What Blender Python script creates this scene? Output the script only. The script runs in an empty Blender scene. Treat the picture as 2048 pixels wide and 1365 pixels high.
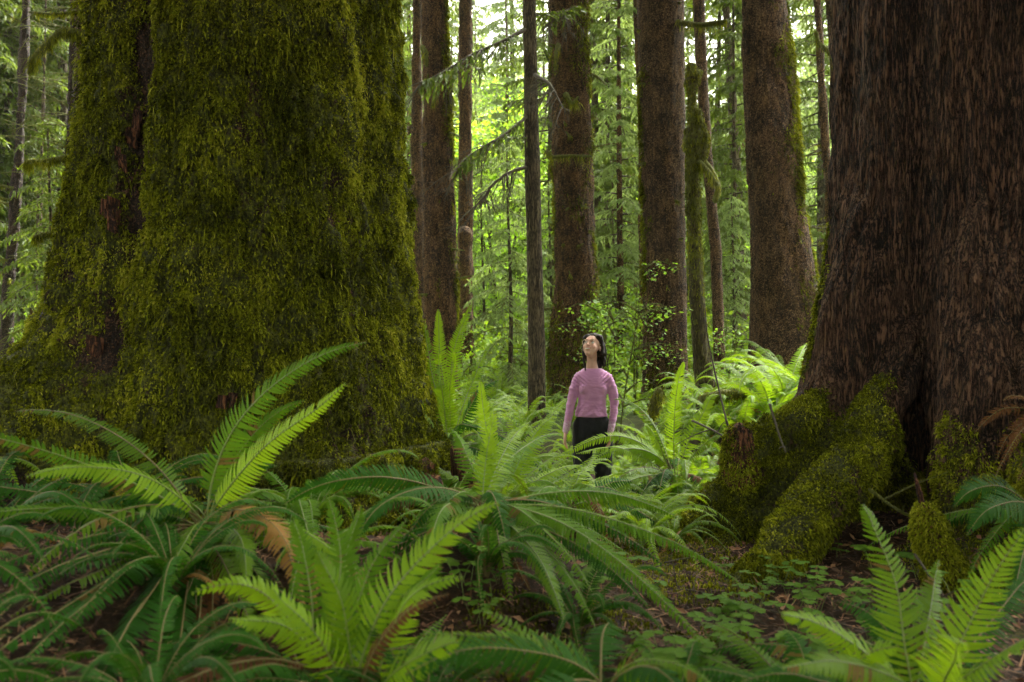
HAZE=0.0004; EXPO=4.32
import bpy, math, random, sys, time
import numpy as np
T0=time.time()
R=np.random.RandomState
C=bpy.context.scene.collection
F=1593.0; ZC=1.25                      # focal length in photo pixels (2048 wide), eye height
def P(px,py,d): return np.array([(px-1024)/F*d, d, ZC+(690-py)/F*d])
# ---------------------------------------------------------------- noise
def _h(ix,iy,iz,s):
    M=np.uint32
    h=(ix.astype(np.int64)*374761393+iy.astype(np.int64)*668265263+iz.astype(np.int64)*2147483647+s*144665).astype(np.uint64)&np.uint64(0xffffffff)
    h=h.astype(M); h^=h>>M(13); h=(h*M(1274126177)); h^=h>>M(16); h=h*M(2246822519); h^=h>>M(13)
    return h.astype(np.float32)/4294967295.0
def vnoise(p,s=0):
    i=np.floor(p); f=(p-i).astype(np.float32); f=f*f*(3-2*f); i=i.astype(np.int64)
    x,y,z=i[...,0],i[...,1],i[...,2]; u,v,w=f[...,0],f[...,1],f[...,2]
    def L(a,b,t): return a+(b-a)*t
    r=L(L(L(_h(x,y,z,s),_h(x+1,y,z,s),u),L(_h(x,y+1,z,s),_h(x+1,y+1,z,s),u),v),
        L(L(_h(x,y,z+1,s),_h(x+1,y,z+1,s),u),L(_h(x,y+1,z+1,s),_h(x+1,y+1,z+1,s),u),v),w)
    return r*2-1
def fbm(p,o=3,s=0):
    r=0; a=1; t=0
    for k in range(o):
        r=r+a*vnoise(p*(2.03**k),s+k*17); t+=a; a*=.5
    return r/t
def sst(a,b,x): t=np.clip((x-a)/(b-a),0,1); return t*t*(3-2*t)
# ---------------------------------------------------------------- ground height
GC=[(0,0,.0),(0,-5,0),(-3,-3,.1),(3,-3,0),(-1.3,3.3,.45),(-2.3,2.6,.38),(-.6,2.5,.18),(-.12,3.62,.42),(.3,2.4,.08),(1.25,2.35,.07),(.8,3.5,.0),
 (1.2,4.3,.03),(1.1,5.2,.02),(2.0,4.2,.06),(3.0,4.6,.2),(4.5,4.6,.35),(5,3,.3),(-1.8,5.5,.45),(-3.2,5,.45),(-5,4.5,.45),(-.6,4.6,.18),(-.3,5.6,-.1),
 (.7,7,-.30),(-.1,7,-.25),(1.6,7,-.2),(2.3,8.2,.05),(3.2,8.4,.55),(0,9,-.2),(1.2,9.5,-.12),(-1.5,9,-.1),(2.4,10,.2),(4,11,.75),(5,9,.7),(0,13,.05),(2,13,.15),(-3,12,.2),
 (-7,9,.5),(-8,14,.5),(0,18,.45),(4,18,.7),(8,16,.9),(-4,20,.5),(0,26,.7),(6,28,.9),(-10,24,.6),(12,24,1.1),(0,60,1.2),(-30,50,1.0),(30,50,1.6),(0,120,2),(-80,60,1.5),(80,60,2),(-25,5,.4),(25,5,.8),(0,-30,0)]
GA=np.array(GC)
def gh(x,y):
    x=np.asarray(x,float); y=np.asarray(y,float)
    s=0; w=0
    for a,b,c in GA:
        d2=(x-a)**2+(y-b)**2+.12
        k=1/d2**1.6; s=s+c*k; w=w+k
    p=np.stack([x,y,0*x],-1)
    r=s/w
    far=np.clip(np.hypot(x,y-3)/8,.3,1.4)
    return r+.05*fbm(p*1.3,3,5)*far*1.4+.018*fbm(p*6,3,9)
def g1(x,y): return float(gh(np.array([x]),np.array([y]))[0])
# ---------------------------------------------------------------- mesh building
class MB:
    def __init__(s): s.v=[]; s.f=[]; s.n=0; s.t=[]; s.m=[]
    def add(s,V,Fs,mat=0,tint=None,moss=None):
        V=np.asarray(V,np.float32).reshape(-1,3)
        if isinstance(Fs,np.ndarray): Fs=[Fs]
        for f in Fs:
            f=np.asarray(f,np.int64)
            if len(f): s.f.append((f+s.n,mat))
        s.v.append(V); s.n+=len(V)
        s.t.append(np.broadcast_to(np.asarray(.5 if tint is None else tint,np.float32),(len(V),)))
        s.m.append(np.broadcast_to(np.asarray(0. if moss is None else moss,np.float32),(len(V),)))
        return s
    def mesh(s,name,mats,origin=(0,0,0),smooth=True):
        V=np.concatenate(s.v)-np.asarray(origin,np.float32)
        me=bpy.data.meshes.new(name)
        me.vertices.add(len(V)); me.vertices.foreach_set('co',V.astype(np.float32).ravel())
        lt=np.concatenate([np.full(len(f),f.shape[1]) for f,_ in s.f])
        mi=np.concatenate([np.full(len(f),m) for f,m in s.f])
        lv=np.concatenate([f.ravel() for f,_ in s.f])
        me.loops.add(len(lv)); me.loops.foreach_set('vertex_index',lv.astype(np.int32))
        me.polygons.add(len(lt))
        ls=np.concatenate([[0],np.cumsum(lt)[:-1]])
        me.polygons.foreach_set('loop_start',ls.astype(np.int32))
        try: me.polygons.foreach_set('loop_total',lt.astype(np.int32))
        except Exception: pass
        me.polygons.foreach_set('material_index',mi.astype(np.int32))
        me.polygons.foreach_set('use_smooth',np.full(len(lt),smooth))
        for m in mats: me.materials.append(m)
        a=me.attributes.new('tint','FLOAT','POINT'); a.data.foreach_set('value',np.concatenate(s.t).astype(np.float32))
        a=me.attributes.new('moss','FLOAT','POINT'); a.data.foreach_set('value',np.concatenate(s.m).astype(np.float32))
        me.update(calc_edges=True); me.validate()
        return me
    def obj(s,name,mats,parent=None,smooth=True,loc=None):
        o0=parent_origin(parent) if parent is not None else (np.array(loc) if loc is not None else np.zeros(3))
        o=bpy.data.objects.new(name,s.mesh(name,mats if isinstance(mats,(list,tuple)) else [mats],o0,smooth)); C.objects.link(o)
        if parent is not None: o.parent=parent
        elif loc is not None: o.location=loc
        return o
ORG={}
def parent_origin(p): return np.array(ORG.get(p.name,(0,0,0)),float)
def tag(o,label=None,cat=None,group=None,kind=None):
    for k,v in (('label',label),('category',cat),('group',group),('kind',kind)):
        if v: o[k]=v
    return o
def thing(name,label,cat,loc,group=None):
    o=bpy.data.objects.new(name,None); C.objects.link(o); o.empty_display_size=.1
    o.location=[float(a) for a in loc]; ORG[o.name]=[float(a) for a in loc]
    return tag(o,label,cat,group)
def child(o,parent):                 # o's mesh already in the thing's own frame
    o.parent=parent; return o
def dup(root,loc,rz=0,sc=1,label=None,group=None,mesh=None):
    r=root.copy(); C.objects.link(r); r.location=loc; r.rotation_euler=(0,0,rz); r.scale=(sc,)*3 if np.isscalar(sc) else sc
    if label: r['label']=label
    if group: r['group']=group
    for ch in list(root.children):
        c=ch.copy(); C.objects.link(c); c.parent=r
    return r
def grid_faces(nr,nc,wrap=True):
    a=np.arange(nr-1)[:,None]*nc; b=np.arange(nc if wrap else nc-1)[None,:]; b2=(b+1)%nc
    return np.stack([a+b,a+b2,a+nc+b2,a+nc+b],-1).reshape(-1,4)
def nrm(v): return v/np.maximum(np.linalg.norm(v,axis=-1,keepdims=True),1e-9)
def frames(pts):
    pts=np.asarray(pts,float); t=nrm(np.gradient(pts,axis=0))
    s=[]; ref=np.array([0,0,1.]) if abs(t[0][2])<.9 else np.array([1.,0,0])
    a=nrm(np.cross(t[0],ref))
    for i in range(len(pts)):
        a=nrm(a-t[i]*np.dot(a,t[i])); s.append(a)
    s=np.array(s); return t,s,np.cross(s,t)
def tube(pts,rad,n=8,cap=True,ry=None):
    pts=np.asarray(pts,float); rad=np.broadcast_to(np.asarray(rad,float),(len(pts),)); ry=rad if ry is None else np.broadcast_to(ry,(len(pts),))
    t,s,b=frames(pts)
    if cap:                              # rounded ends
        P0=[];R0=[];Y0=[];S0=[];B0=[]
        for k in (0,-1):
            sg=-1 if k==0 else 1
            for q in ((1.45,1.15,.8) if k==0 else (.8,1.15,1.45)):
                P0.append(pts[k]+sg*t[k]*rad[k]*math.sin(q)); R0.append(rad[k]*math.cos(q)); Y0.append(ry[k]*math.cos(q)); S0.append(s[k]); B0.append(b[k])
        pts=np.concatenate([P0[:3],pts,P0[3:]]); rad=np.concatenate([R0[:3],rad,R0[3:]]); ry=np.concatenate([Y0[:3],ry,Y0[3:]])
        s=np.concatenate([S0[:3],s,S0[3:]]); b=np.concatenate([B0[:3],b,B0[3:]])
    a=np.linspace(0,2*np.pi,n,endpoint=False)
    V=pts[:,None]+rad[:,None,None]*np.cos(a)[None,:,None]*s[:,None]+ry[:,None,None]*np.sin(a)[None,:,None]*b[:,None]
    Fq=grid_faces(len(pts),n); V=V.reshape(-1,3)
    if cap:
        V=np.concatenate([V,[pts[0],pts[-1]]]); N=len(V)-2; l=(len(pts)-1)*n
        i=np.arange(n); j=(i+1)%n
        return V,[Fq[:,::-1],np.stack([i*0+N,i,j],-1)[:,::-1],np.stack([l+i,i*0+N+1,l+j],-1)[:,::-1]]
    return V,[Fq[:,::-1]]
def ellipsoid(c,r,rot=None,nu=20,nv=12):
    th=np.linspace(0,np.pi,nv+1)[1:-1]; a=np.linspace(0,2*np.pi,nu,endpoint=False)
    V=np.stack([np.sin(th)[:,None]*np.cos(a),np.sin(th)[:,None]*np.sin(a),np.cos(th)[:,None]+0*a],-1).reshape(-1,3)
    V=np.concatenate([V,[[0,0,1],[0,0,-1]]])*np.asarray(r,float)
    if rot is not None: V=V@np.asarray(rot).T
    f=grid_faces(nv-1,nu)[:,::-1]; i=np.arange(nu); j=(i+1)%nu; N=len(V)-2; l=(nv-2)*nu
    return V+np.asarray(c,float),[f,np.stack([i*0+N,i,j],-1),np.stack([l+i,i*0+N+1,l+j],-1)]
def spline(pts,n):
    pts=np.asarray(pts,float); m=len(pts); t=np.linspace(0,m-1-1e-6,n); i=t.astype(int); f=(t-i)[:,None]
    p=np.concatenate([[2*pts[0]-pts[1]],pts,[2*pts[-1]-pts[-2]]])
    a,b,c,d=p[i],p[i+1],p[i+2],p[i+3]
    return .5*((2*b)+(c-a)*f+(2*a-5*b+4*c-d)*f**2+(3*b-a-3*c+d)*f**3)
def remesh(prims,voxel,smooth=2,subdiv=0):
    mb=MB()
    for V,f in prims: mb.add(V,f)
    me=mb.mesh('tmp',[]); o=bpy.data.objects.new('tmp',me); C.objects.link(o)
    m=o.modifiers.new('r','REMESH'); m.mode='VOXEL'; m.voxel_size=voxel
    if smooth: k=o.modifiers.new('s','SMOOTH'); k.iterations=smooth; k.factor=.6
    dg=bpy.context.evaluated_depsgraph_get(); dg.update()
    e=bpy.data.meshes.new_from_object(o.evaluated_get(dg))
    n=len(e.vertices); V=np.empty(n*3,np.float32); e.vertices.foreach_get('co',V)
    N=np.empty(n*3,np.float32); e.vertex_normals.foreach_get('vector',N)
    lt=np.empty(len(e.polygons),np.int32); e.polygons.foreach_get('loop_total',lt)
    lv=np.empty(len(e.loops),np.int32); e.loops.foreach_get('vertex_index',lv)
    ls=np.concatenate([[0],np.cumsum(lt)[:-1]])
    fs=[]
    for k in (3,4):
        q=np.where(lt==k)[0]
        if len(q): fs.append(lv[ls[q][:,None]+np.arange(k)])
    bpy.data.objects.remove(o); bpy.data.meshes.remove(me); bpy.data.meshes.remove(e)
    return V.reshape(-1,3).astype(float),N.reshape(-1,3).astype(float),fs
# ---------------------------------------------------------------- materials
class NT:
    def __init__(s,name):
        s.m=bpy.data.materials.new(name); s.m.use_nodes=True; s.t=s.m.node_tree; s.t.nodes.clear()
        s.out=s.t.nodes.new('ShaderNodeOutputMaterial')
    def n(s,kind,ins={},**kw):
        x=s.t.nodes.new('ShaderNode'+kind)
        for k,v in kw.items(): setattr(x,k,v)
        for k,v in ins.items():
            if isinstance(v,bpy.types.NodeSocket): s.t.links.new(v,x.inputs[k])
            else: x.inputs[k].default_value=v
        return x
    def ramp(s,fac,stops,interp='LINEAR'):
        x=s.n('ValToRGB',{'Fac':fac}); cr=x.color_ramp; cr.interpolation=interp
        while len(cr.elements)<len(stops): cr.elements.new(.5)
        for e,(p,c) in zip(cr.elements,stops): e.position=p; e.color=(*c,1) if len(c)==3 else c
        return x.outputs['Color']
    def mix(s,f,a,b,mode='MIX'):
        x=s.n('Mix',data_type='RGBA',blend_type=mode)
        for i,v in ((0,f),(6,a),(7,b)):
            if isinstance(v,bpy.types.NodeSocket): s.t.links.new(v,x.inputs[i])
            elif i==0: x.inputs[i].default_value=v
            else: x.inputs[i].default_value=(*v,1) if len(v)==3 else v
        return x.outputs[2]
    def math(s,op,a,b=0.,c=None,clamp=False):
        x=s.n('Math',operation=op,use_clamp=clamp)
        for i,v in enumerate((a,b,c)):
            if v is None: continue
            if isinstance(v,bpy.types.NodeSocket): s.t.links.new(v,x.inputs[i])
            else: x.inputs[i].default_value=v
        return x.outputs[0]
    def noise(s,vec,scale,detail=4,rough=.6): return s.n('TexNoise',{'Vector':vec,'Scale':scale,'Detail':detail,'Roughness':rough}).outputs['Fac']
    def coord(s,sc=(1,1,1),rnd=False):
        o=s.n('TexCoord').outputs['Object']
        m=s.n('Mapping',{'Vector':o,'Scale':sc})
        if rnd:
            r=s.n('ObjectInfo').outputs['Random']; c=s.n('CombineXYZ',{'X':s.math('MULTIPLY',r,37.),'Y':s.math('MULTIPLY',r,91.)})
            s.t.links.new(c.outputs[0],m.inputs['Location'])
        return m.outputs[0]
    def attr(s,name): return s.n('Attribute',attribute_name=name).outputs['Fac']
    def done(s,sh): s.t.links.new(sh,s.out.inputs['Surface']); return s.m
def bump(t,h,st,dist=.02): return t.n('Bump',{'Height':h,'Strength':st,'Distance':dist}).outputs['Normal']
MOSS=[(.32,(.008,.009,.002)),(.48,(.05,.057,.003)),(.62,(.155,.17,.006)),(.80,(.28,.30,.018))]  # dark low stops put the shade between moss clumps into the colour
def bark_mat(name,dark,mid,light,kind='plate',mossbias=0.,bs=1.,rough=.85,mossramp=MOSS,spec=.3):
    t=NT(name); co=t.coord()
    st=t.coord((1,1,.22 if kind=='plate' else .11)) ; st2=t.coord((1,1,.5))
    n1=t.noise(st,40 if kind=='furrow' else 22,6 if kind=='plate' else 4.,.65); n2=t.noise(co,3.2,4); n3=t.noise(co,95,3,.7)
    if kind=='plate':
        wv=t.n('Mapping',{'Vector':t.mix(.22,st2,t.n('TexNoise',{'Vector':co,'Scale':14.}).outputs['Color'],'LINEAR_LIGHT')}).outputs[0]
        vo=t.n('TexVoronoi',{'Vector':wv,'Scale':19.},feature='DISTANCE_TO_EDGE').outputs['Distance']
        vf=t.math('MULTIPLY',t.math('MINIMUM',vo,.3),3.3,clamp=True)
        h=t.math('ADD',t.math('MULTIPLY',vf,.8),t.math('ADD',t.math('MULTIPLY',n1,.9),t.math('MULTIPLY',n3,.35)))
        cf=t.math('ADD',t.math('MULTIPLY',vf,.40),t.math('MULTIPLY',n1,.60))
    else:
        r=t.math('ABSOLUTE',t.math('SUBTRACT',n1,.5)); rr=t.math('MULTIPLY',r,9.,clamp=True)
        h=t.math('ADD',rr,t.math('MULTIPLY',n3,.5))
        cf=t.math('ADD',t.math('MULTIPLY_ADD',rr,.34,.15),t.math('MULTIPLY',n3,.3))
    cf=t.math('ADD',cf,t.math('MULTIPLY',t.math('SUBTRACT',n2,.5),.5))
    col=t.ramp(cf,[(.34,dark),(.52,mid),(.74,light)])
    # moss
    m1=t.noise(co,9.,5,.7); mn=t.noise(st2,60,4,.7)
    mf=t.math('ADD',t.attr('moss'),t.math('ADD',mossbias,t.math('MULTIPLY',t.math('SUBTRACT',m1,.5),1.5)))
    mf=t.math('ADD',mf,t.math('MULTIPLY',t.math('SUBTRACT',mn,.5),.5))
    mm=t.math('MULTIPLY',t.math('SUBTRACT',mf,.42),5.,clamp=True)
    mc=t.ramp(t.math('ADD',t.math('MULTIPLY',mn,.75),t.math('MULTIPLY',t.noise(co,5.,3),.25)),mossramp)
    col=t.mix(mm,col,mc)
    hh=t.math('ADD',h,t.math('MULTIPLY',mm,t.math('MULTIPLY',mn,1.6)))
    b=t.n('BsdfPrincipled',{'Base Color':col,'Roughness':rough,'Specular IOR Level':spec,'Normal':bump(t,hh,min(1,.9*bs),.025*bs)})
    return t.done(b.outputs[0])
def leaf_mat(name,a,b,trans,tf=.4,rough=.5,spec=.35,rnd=.5,under=None):
    t=NT(name)
    r=t.n('ObjectInfo').outputs['Random']
    f=t.math('ADD',t.math('MULTIPLY',t.attr('tint'),1-rnd),t.math('MULTIPLY',r,rnd))
    n=t.noise(t.coord(),11.,2)
    f=t.math('ADD',f,t.math('MULTIPLY',t.math('SUBTRACT',n,.5),.5),clamp=True)
    col=t.mix(f,a,b)
    p=t.n('BsdfPrincipled',{'Base Color':col,'Roughness':rough,'Specular IOR Level':spec})
    tr=t.n('BsdfTranslucent',{'Color':t.mix(.65,col,trans)})
    return t.done(t.n('MixShader',{0:tf,1:p.outputs[0],2:tr.outputs[0]}).outputs[0])
def plain(name,a,b=None,scale=40,rough=.7,spec=.3,bs=0,z=1.):
    t=NT(name); n=t.noise(t.coord((1,1,z)),scale,4)
    col=t.mix(n,a,b or a); ins={'Base Color':col,'Roughness':rough,'Specular IOR Level':spec}
    if bs: ins['Normal']=bump(t,n,bs,.01)
    return t.done(t.n('BsdfPrincipled',ins).outputs[0])
M={}
M['moss_bark']=bark_mat('mossy_bark',(.010,.005,.002),(.045,.022,.010),(.12,.06,.03),'plate',0.05)
M['redbark']=bark_mat('furrowed_bark',(.012,.006,.003),(.12,.058,.031),(.215,.118,.068),'furrow',-.15,1.6)
M['plate']=bark_mat('plated_bark',(.012,.006,.002),(.11,.055,.020),(.30,.175,.08),'plate',-.12,1.3)
M['plate_brown']=bark_mat('plated_brown_bark',(.012,.006,.002),(.12,.058,.018),(.30,.165,.06),'plate',-.02,1.3)
M['greybark']=bark_mat('grey_bark',(.02,.014,.007),(.095,.068,.032),(.18,.14,.08),'furrow',-.1)
M['plate_shaded']=bark_mat('shaded_plated_bark',(.010,.006,.004),(.05,.028,.018),(.12,.075,.05),'plate',-.1,1.2)  # purplish brown bark, darkened in colour for the shade of the left gap
M['mossy']=bark_mat('moss_coat',(.03,.024,.008),(.08,.065,.02),(.14,.12,.04),'furrow',.35,mossramp=[(.25,(.04,.04,.008)),(.5,(.12,.13,.015)),(.75,(.24,.26,.03))])
M['rot']=bark_mat('rotten_wood',(.02,.008,.004),(.11,.04,.016),(.26,.11,.045),'furrow',-.35)
M['deadtwig']=plain('dead_twig',(.05,.04,.028),(.10,.085,.055),60,.8)
M['twig']=plain('twig_wood',(.03,.02,.012),(.06,.045,.025),60,.8)
def tuftmat():
    t=NT('moss_strands'); col=t.ramp(t.attr('tint'),[(0,(.022,.027,.002)),(.4,(.125,.14,.004)),(.8,(.31,.335,.014)),(1,(.47,.45,.05))])
    p=t.n('BsdfPrincipled',{'Base Color':col,'Roughness':.8,'Specular IOR Level':.1}); tr=t.n('BsdfTranslucent',{'Color':col})
    return t.done(t.n('MixShader',{0:.3,1:p.outputs[0],2:tr.outputs[0]}).outputs[0])
M['tuft']=tuftmat()
M['fern']=leaf_mat('fern_green',(.045,.12,.003),(.12,.22,.005),(.30,.46,.008),.42,.5,.2)
M['fern_mid']=leaf_mat('fern_mid',(.03,.095,.004),(.085,.18,.007),(.22,.40,.01),.35,.6,.10)
M['fern_lime']=leaf_mat('fern_fresh',(.105,.23,.006),(.185,.31,.008),(.36,.54,.012),.45,.5,.2)
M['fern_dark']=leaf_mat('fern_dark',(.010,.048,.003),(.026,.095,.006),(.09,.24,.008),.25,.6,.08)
M['fern_dead']=leaf_mat('fern_dead',(.17,.09,.02),(.30,.17,.04),(.4,.2,.04),.3,.7,.2)
M['fern_dead_patch']=leaf_mat('fern_browned',(.10,.065,.015),(.17,.12,.03),(.22,.14,.03),.3,.7,.1)
M['fern_rust']=leaf_mat('fern_rust',(.05,.02,.006),(.13,.055,.014),(.15,.06,.015),.2,.8,.2)
M['rachis']=plain('fern_stalk',(.13,.11,.03),(.17,.13,.05),20,.6)
M['rachis_g']=plain('fern_stalk_green',(.14,.2,.04),(.18,.22,.06),20,.5)
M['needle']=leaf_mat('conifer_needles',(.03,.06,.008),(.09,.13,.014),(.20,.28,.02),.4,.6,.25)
M['needle_lit']=leaf_mat('conifer_needles_lit',(.08,.145,.035),(.19,.26,.08),(.34,.45,.10),.45,.6,.25)  # brighter copy of the needles, the light on them put into the colour
M['lime']=leaf_mat('maple_leaves',(.16,.34,.02),(.28,.46,.03),(.45,.72,.04),.55,.5,.25)
M['shrubleaf']=leaf_mat('shrub_leaves',(.07,.18,.012),(.16,.3,.02),(.32,.52,.03),.45,.5,.3)
M['oxalis']=leaf_mat('ground_leaves',(.045,.125,.012),(.13,.24,.02),(.20,.36,.02),.4,.6,.15)
# ================================================================ SETTING: ground
def ground():
    def axis(a,b,lo,hi,fine):
        c=np.arange(lo,hi,fine); L=[c[0]]; s=fine
        while L[-1]>a: s=min(s*1.09,6); L.append(L[-1]-s)
        H=[c[-1]]; s=fine
        while H[-1]<b: s=min(s*1.09,6); H.append(H[-1]+s)
        return np.array(L[::-1][:-1]+list(c)+H[1:])
    xs=axis(-160,160,-3.4,4.4,.03); ys=axis(-30,230,1.6,8.5,.03)
    X,Y=np.meshgrid(xs,ys); x=X.ravel(); y=Y.ravel()
    z=gh(x,y); p=np.stack([x,y,0*x],-1)
    near=(np.abs(x)<6)&(y<10)&(y>0)
    z+=np.where(near,.012*fbm(p*16,3,31),0)
    moss=sst(-.1,.4,fbm(p*1.1,3,77))*.5+.45*sst(1.5,.3,np.hypot(x-2.2,y-3.6))
    mb=MB(); mb.add(np.stack([x,y,z],-1),grid_faces(len(ys),len(xs),False),0,None,moss)
    t=NT('forest_floor'); co=t.coord()
    n1=t.noise(co,7,5); n2=t.noise(co,55,5,.75); n3=t.noise(co,1.3,3)
    c=t.ramp(t.math('ADD',t.math('MULTIPLY',n2,.7),t.math('MULTIPLY',n1,.35)),[(.3,(.010,.006,.004)),(.5,(.035,.02,.012)),(.62,(.075,.036,.018)),(.8,(.15,.09,.05))])
    mf=t.math('MULTIPLY',t.math('SUBTRACT',t.math('ADD',t.attr('moss'),t.math('MULTIPLY',t.math('SUBTRACT',n1,.5),1.6)),.45),5.,clamp=True)
    mc=t.ramp(n2,[(.3,(.02,.028,.004)),(.5,(.06,.08,.01)),(.75,(.14,.17,.02))])
    col=t.mix(mf,c,mc)
    far=t.n('SeparateXYZ',{'Vector':co}).outputs['Y']
    ff=t.math('MULTIPLY',t.math('SUBTRACT',far,9.),.25,clamp=True)
    col=t.mix(ff,col,t.ramp(n1,[(.3,(.03,.05,.01)),(.6,(.07,.12,.02))]))
    b=t.n('BsdfPrincipled',{'Base Color':col,'Roughness':.9,'Specular IOR Level':.2,'Normal':bump(t,t.math('ADD',n2,n1),.9,.04)})
    o=mb.obj('ground',t.done(b.outputs[0])); tag(o,'dark forest floor of needle duff, moss and litter','ground',None,'structure')
ground()
# ================================================================ trunks
def prof(edges,Y):                       # silhouette edges in the photo -> centre line and radius at depth Y
    out=[]
    for py,xl,xr in edges:
        a1=math.atan((xl-1024)/F); a2=math.atan((xr-1024)/F); m=(a1+a2)/2; h=(a2-a1)/2
        D=Y/math.cos(m); out.append((ZC+(690-py)/F*Y,math.tan(m)*Y,D*math.sin(h)))
    return sorted(out)
def trunk_surface(pr,Y,H,zb,dz,n,zvis,flare=.35,fh=.6,lean=None):
    zs=np.concatenate([np.arange(zb,zvis,dz),np.linspace(zvis,zb+H,max(6,int((H-zvis)/1.2)))])
    Z=[p[0] for p in pr]; X=[p[1] for p in pr]; Rr=[p[2] for p in pr]
    ztop=Z[-1]; x=np.interp(zs,Z,X); r=np.interp(zs,Z,Rr)
    sl=(X[-1]-X[0])/max(Z[-1]-Z[0],.5); sl=max(-.04,min(.04,sl)); up=zs>ztop
    x=np.where(up,X[-1]+sl*(zs-ztop),x); r=np.where(up,Rr[-1]*np.clip(1-(zs-ztop)/(H+zb-ztop+.5),.03,1)**.8,r)
    r=r*(1+flare*np.exp(-(zs-zb-.25)/fh)*(zs<zb+4*fh))
    a=np.linspace(0,2*np.pi,n,endpoint=False)
    return zs,x,r,a
def trunk(name_mat,edges,Y,H,seed,label,cat='tree',name='spruce_tree',dz=.03,n=170,zvis=None,flare=.3,fh=.5,mossf=None,amp=.026,fr=9,group=None,mossbase=.5,root=None,lobes=0,fuzz=0):
    pr=prof(edges,Y); xb=pr[0][1]; zg=g1(xb,Y); zb=zg-.35
    zvis=zvis or (ZC+700/F*Y+.5)
    zs,x,r,a=trunk_surface(pr,Y,H,zb,dz,n,zvis,flare,fh)
    loc=(xb,Y,zg)
    root=root or thing(name,label,cat,loc,group)
    A,Zg=np.meshgrid(a,zs); rr=r[:,None]*np.ones_like(A)
    if lobes: rr*=1+.16*np.exp(-(Zg-zg)/.8)*np.cos(A*lobes+seed)*(Zg<zg+3)
    q=np.stack([np.cos(A)*rr*fr,np.sin(A)*rr*fr,Zg*fr*.35+seed],-1)
    rr=rr+amp*fbm(q,4,seed)+amp*1.2*fbm(q*.28,2,seed+3)
    q2=np.stack([np.cos(A)*r[:,None]*20,np.sin(A)*r[:,None]*20,Zg*10],-1); pl=np.abs(fbm(q2,2,seed+7)); rr=rr+min(1,amp/.02)*.04*(np.minimum(pl,.35)-.15)
    V=np.stack([x[:,None]+np.cos(A)*rr,Y+np.sin(A)*rr,Zg],-1)
    mo=.45*fbm(q*.12,2,seed+9)+mossbase*np.exp(-(Zg-zg)/1.1)
    if mossf is not None: mo=mo+mossf(A,Zg)
    mb=MB(); f=grid_faces(len(zs),n)
    mb.add(V.reshape(-1,3),f,0,None,mo.ravel())
    mb.obj('trunk',M[name_mat],root)
    if fuzz:
        N=gridnormals(V); N*=np.sign(((V-np.stack([x[:,None]+0*A,Y+0*A,Zg],-1))*N).sum(-1,keepdims=True)); mk=((N[...,1]<.45)&(Zg<zvis)&(Zg>zg-.1))*sst(.1,.6,mo+.5*fbm(q*.5,2,seed+12))
        mb=MB(); VV,f,tt=tufts(V.reshape(-1,3),N.reshape(-1,3),mk.ravel()+1e-6,fuzz,seed,(.02,.075),.006,.7,.6); mb.add(VV,f,0,tt*.8); mb.obj('moss',M['tuft'],root,smooth=False)
    return root,(zs,x,r,Y)
def tufts(V,N,mask,n,seed,length=(.02,.05),w=.004,out=.5,down=.8,clump=1.0):
    """thin moss blades on a surface"""
    rs=R(seed); p=np.clip(mask,0,None)**1.0; p=p/p.sum(); idx=rs.choice(len(V),n,p=p)
    b=V[idx]+rs.normal(0,.006,(n,3)); nn=N[idx]
    L=rs.uniform(*length,n)[:,None]*(.6+.8*sst(-.4,.5,vnoise(b*13,seed)))[:,None]
    d=nrm(nn*out+np.array([0,0,-down])+rs.normal(0,.35,(n,3)))
    s=nrm(np.cross(d,rs.normal(0,1,(n,3))))*w*rs.uniform(.6,1.5,n)[:,None]
    mid=b+d*L*.5+nn*.006; tip=b+d*L+np.array([0,0,-1.])*L*.35
    VV=np.stack([b-s*.6,b+s*.6,mid+s,mid-s,tip],1).reshape(-1,3)
    i=np.arange(n)*5
    q=np.stack([i,i+1,i+2,i+3],-1); t3=np.stack([i+3,i+2,i+4],-1)
    tt=np.clip(.45+.5*fbm(b*3.,2,seed+4)+rs.normal(0,.18,n),0,1); tt=np.repeat(tt,5)
    tt=tt.reshape(n,5)+np.array([-.22,-.22,0,0,.12]);  # shade at blade roots and highlight at tips put into the tint
    return VV,[q,t3],np.clip(tt,0,1).ravel()
def gridnormals(V):                      # V (rows, cols,3), wraps in columns
    du=np.roll(V,-1,1)-np.roll(V,1,1); dv=np.gradient(V,axis=0)
    return nrm(np.cross(du,dv))
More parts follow.
